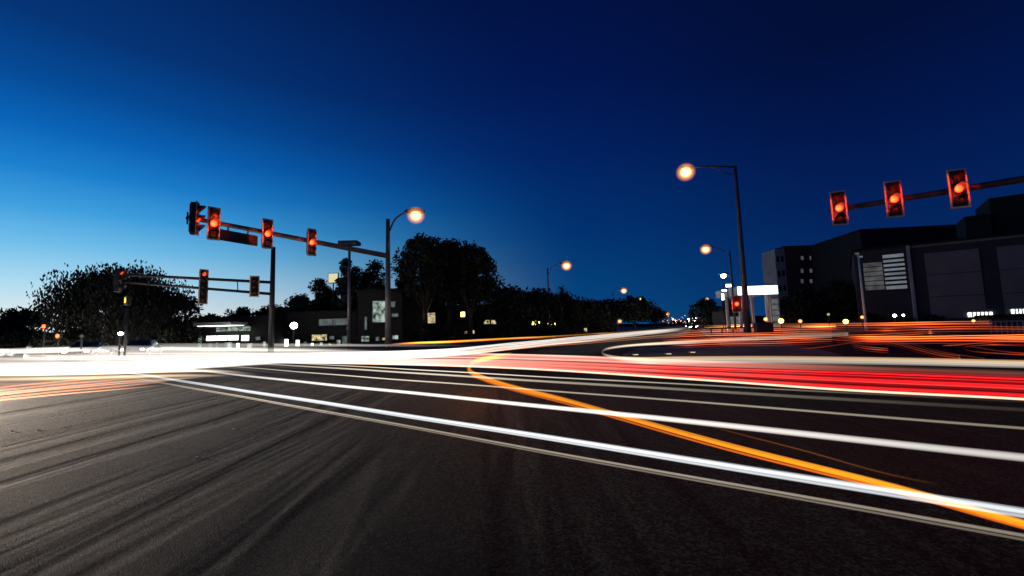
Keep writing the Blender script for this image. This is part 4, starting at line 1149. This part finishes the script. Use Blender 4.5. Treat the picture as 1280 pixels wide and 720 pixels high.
# railing and cabinet at the lamp post
c0 = at_d(890, 430, 31); c1 = at_d(945, 429, 31)
o = thing('railing', (c0.x, c0.y, .15), 0, 'low dark metal railing beside the lamp post in front of orange streaks', 'railing')
ln = c1.x-c0.x
m = MB(); m.tube([(0, 0, 1.0), (ln, 0, 1.0)], .045, 8); m.tube([(0, 0, .55), (ln, 0, .55)], .035, 8); m.build('rail', 'dark_steel', o)
for k in range(5):
    m = MB(); m.tube([(ln*k/4, 0, 0), (ln*k/4, 0, 1.02)], .045, 8); m.build('post', 'dark_steel', o)
c = at_d(956, 430, 29)
o = thing('signal_cabinet', (c.x, c.y, .15), R(-12), 'dark box shaped control cabinet right of the lamp post', 'cabinet')
m = MB(); m.box(-.5, .5, -.35, .35, .1, 1.25); m.build('body', 'dark_steel', o, bevel=.03)
m = MB(); m.box(-.45, .45, -.375, -.353, .16, 1.2); m.build('door', 'signback', o, bevel=.01)
m = MB(); m.box(-.56, .56, -.42, .42, 1.25, 1.31); m.build('lid', 'dark_steel', o, bevel=.01)
m = MB(); m.box(-.55, .55, -.4, .4, 0, .1); m.build('plinth', 'concrete', o)
# white railing far right
c0 = at_d(1238, 414, 36)
o = thing('picket_railing', (c0.x, c0.y, 0), ang(-A), 'pale picket railing at the right edge above the orange streaks', 'railing')
m = MB(); m.box(0, 7, -.04, .04, .95, 1.05); m.box(0, 7, -.04, .04, .2, .28); m.build('rail', 'paleface', o)
for k in range(24):
    m = MB(); m.box(k*.3, k*.3+.08, -.03, .03, 0, 1.0); m.build('picket', 'paleface', o)
# dark red kiosk behind it
building('kiosk', 'low dark red kiosk at the right edge behind the pale railing', 1240, 1330, 398, 42, -A, 5, 'brick')

# ------------------------------------------------------------------ cars
def make_car(loc, rz, label, paint, head=True):
    o = thing('car', loc, rz, label, 'car')                # nose towards local -Y
    prof = [(-2.2, .42), (-2.25, .62), (-2.1, .80), (-1.15, .95), (-.45, 1.40), (.75, 1.44), (1.55, 1.05), (2.15, .98), (2.22, .55), (2.1, .36), (-2.0, .30)]
    m = MB(); n = len(prof); secs = [(-.88, .93, 1), (-.80, 1, 1), (.80, 1, 1), (.88, .93, 1)]
    for (x, k, _) in secs:
        for (y, z) in prof:
            xx = x*(1 if z < 1.0 else .80); m.v.append((xx, y*(.98 if abs(x) > .85 else 1), .3+(z-.3)*k))
    for k in range(3):
        for i in range(n):
            a = k*n+i; b = k*n+(i+1) % n; m.f.append((a, b, b+n, a+n))
    m.f += [tuple(reversed(range(n))), tuple(range(3*n, 4*n))]
    m.build('body', paint, o, bevel=.03)
    w1 = MB(); w1.quad((-.60, -1.08, 1.005), (.60, -1.08, 1.005), (.55, -.50, 1.385), (-.55, -.50, 1.385)); w1.build('windscreen', 'darkglass', o)
    w1 = MB(); w1.quad((.58, 1.50, 1.10), (-.58, 1.50, 1.10), (-.54, .82, 1.42), (.54, .82, 1.42)); w1.build('rear_window', 'darkglass', o)
    for sx in (-1, 1):
        w1 = MB(); w1.quad((sx*.74, -.85, 1.02), (sx*.74, 1.2, 1.04), (sx*.715, .7, 1.36), (sx*.715, -.42, 1.34)); w1.build('side_window', 'darkglass', o)
        hl = MB(); hl.ball((sx*.62, -2.16, .68), .17, .06, .09, 12, 8); hl.build('headlight', 'headlight' if head else 'dead_lens', o, smooth=True)
        tl = MB(); tl.box(sx*.62-.16, sx*.62+.16, 2.14, 2.22, .80, .93); tl.build('tail_light', 'tail' if not head else 'dead_lens', o, bevel=.02)
        for y in (-1.4, 1.35):
            t = MB(); t.disc((sx*.70, y, .32), (sx, 0, 0), .32, .20, 20); wo = t.build('wheel', 'tyre', o, bevel=.02)
            t = MB(); t.disc((sx*.902, y, .32), (sx, 0, 0), .20, .012, 16); t.build('rim', 'rim', wo)
    return o
def face_to(p, q): d = Vector(q)-Vector(p); return math.atan2(d.x, -d.y)
for (px, py, Y, lab, pt_) in ((112, 434, 34, 'dark car with lit headlights behind the glare, left of the two', 'paint_dark'), (178, 433.5, 36, 'grey car with lit headlights behind the glare, right of the two', 'paint_grey')):
    g0 = at_d(px, 430, Y)
    make_car((g0.x, g0.y, 0), R(25), lab, pt_)
for (px, Y, lab, pt_) in ((66, 42, 'dark car at left seen from behind with red tail lights', 'paint_dark'),):
    g0 = at_d(px, 425, Y); make_car((g0.x, g0.y, 0), R(180+45), lab, pt_, head=False)

src = make_car((gx(866, 120), 120, 0), R(-18), 'far oncoming car with lit headlights at the end of the road, nearest one', 'paint_dark')
for px, Y, lab in ((859, 150, 'far oncoming car at the road end, left of the nearest oncoming one'), (869, 172, 'far oncoming car at the road end, right of the nearest oncoming one'), (863, 200, 'farthest oncoming car, small pair of headlights at the road end')):
    dup(src, (gx(px, Y), Y, 0), R(-18), lab, 'oncoming cars far down the road')
src['group'] = 'oncoming cars far down the road'
# ------------------------------------------------------------------ small things lying on the road
rd = random.Random(77)
for k, (px, py, lab) in enumerate(((15, 539, 'pale pebble on the gutter seam at the left edge'), (48, 538, 'pale pebble right of the gutter seam'), (82, 535, 'pair-sized pale pebble furthest right of the small group at left'), (292, 537, 'lone pale pebble in the middle of the lit asphalt'), (246, 572, 'small pale pebble lower in the lit asphalt'))):
    p = at_h(px, py, 0); m = MB(); r_ = .010+.006*rd.random()
    m.ball((0, 0, r_*.6), r_*1.4, r_, r_*.8, 8, 6)
    m.v = [(x*(1+.25*rd.random()), y*(1+.25*rd.random()), z) for x, y, z in m.v]
    o = m.build('pebble', 'stone', smooth=False); o.location = p; tag(o, lab, 'pebble', 'pebbles on the road')
for k, (px, py, lab) in enumerate(((794, 444, 'reflective road stud on the island, left of three'), (835, 443, 'reflective road stud on the island, middle one'), (865, 441, 'reflective road stud on the island, right of three'))):
    p = at_h(px, py, .13); o = thing('road_stud', (p.x, p.y, .13), 0, lab, 'road stud', 'road studs on the island')
    m = MB(); m.box(-.14, .14, -.1, .1, 0, .06); m.build('body', 'stud', o, bevel=.02)
    m = MB(); m.box(-.11, .11, -.115, -.102, .012, .045); m.build('reflector', 'win_warm', o)  # reflector made to glow in place of returned headlight

# low beams of passing cars: one added spot out of view, raking the road
def beam(p, q, e, size, col=(1, .86, .7), rad=.12):
    l = bpy.data.lights.new('added_headlight_beam', 'SPOT'); l.energy = e; l.spot_size = R(size); l.spot_blend = 1.0
    l.shadow_soft_size = rad; l.color = col
    o = bpy.data.objects.new('added_headlight_beam', l); COL.objects.link(o)
    o.location = p; o.rotation_euler = (Vector(p)-Vector(q)).to_track_quat('Z', 'Y').to_euler()
beam((-24, 15.0, 1.05), (-9.4, 11.0, 0), 105000, 34, (1, .82, .65))
# ------------------------------------------------------------------ render settings
S.render.engine = 'CYCLES'
S.view_settings.view_transform = 'Standard'
try: S.view_settings.look = 'None'
except Exception: pass
S.view_settings.exposure = 0; S.view_settings.gamma = 1
S.cycles.use_denoising = True
S.cycles.max_bounces = 5
S.cycles.transparent_max_bounces = 96
S.cycles.diffuse_bounces = 2
S.cycles.glossy_bounces = 3
S.cycles.sample_clamp_indirect = 6
S.cycles.caustics_reflective = False
S.cycles.caustics_refractive = False
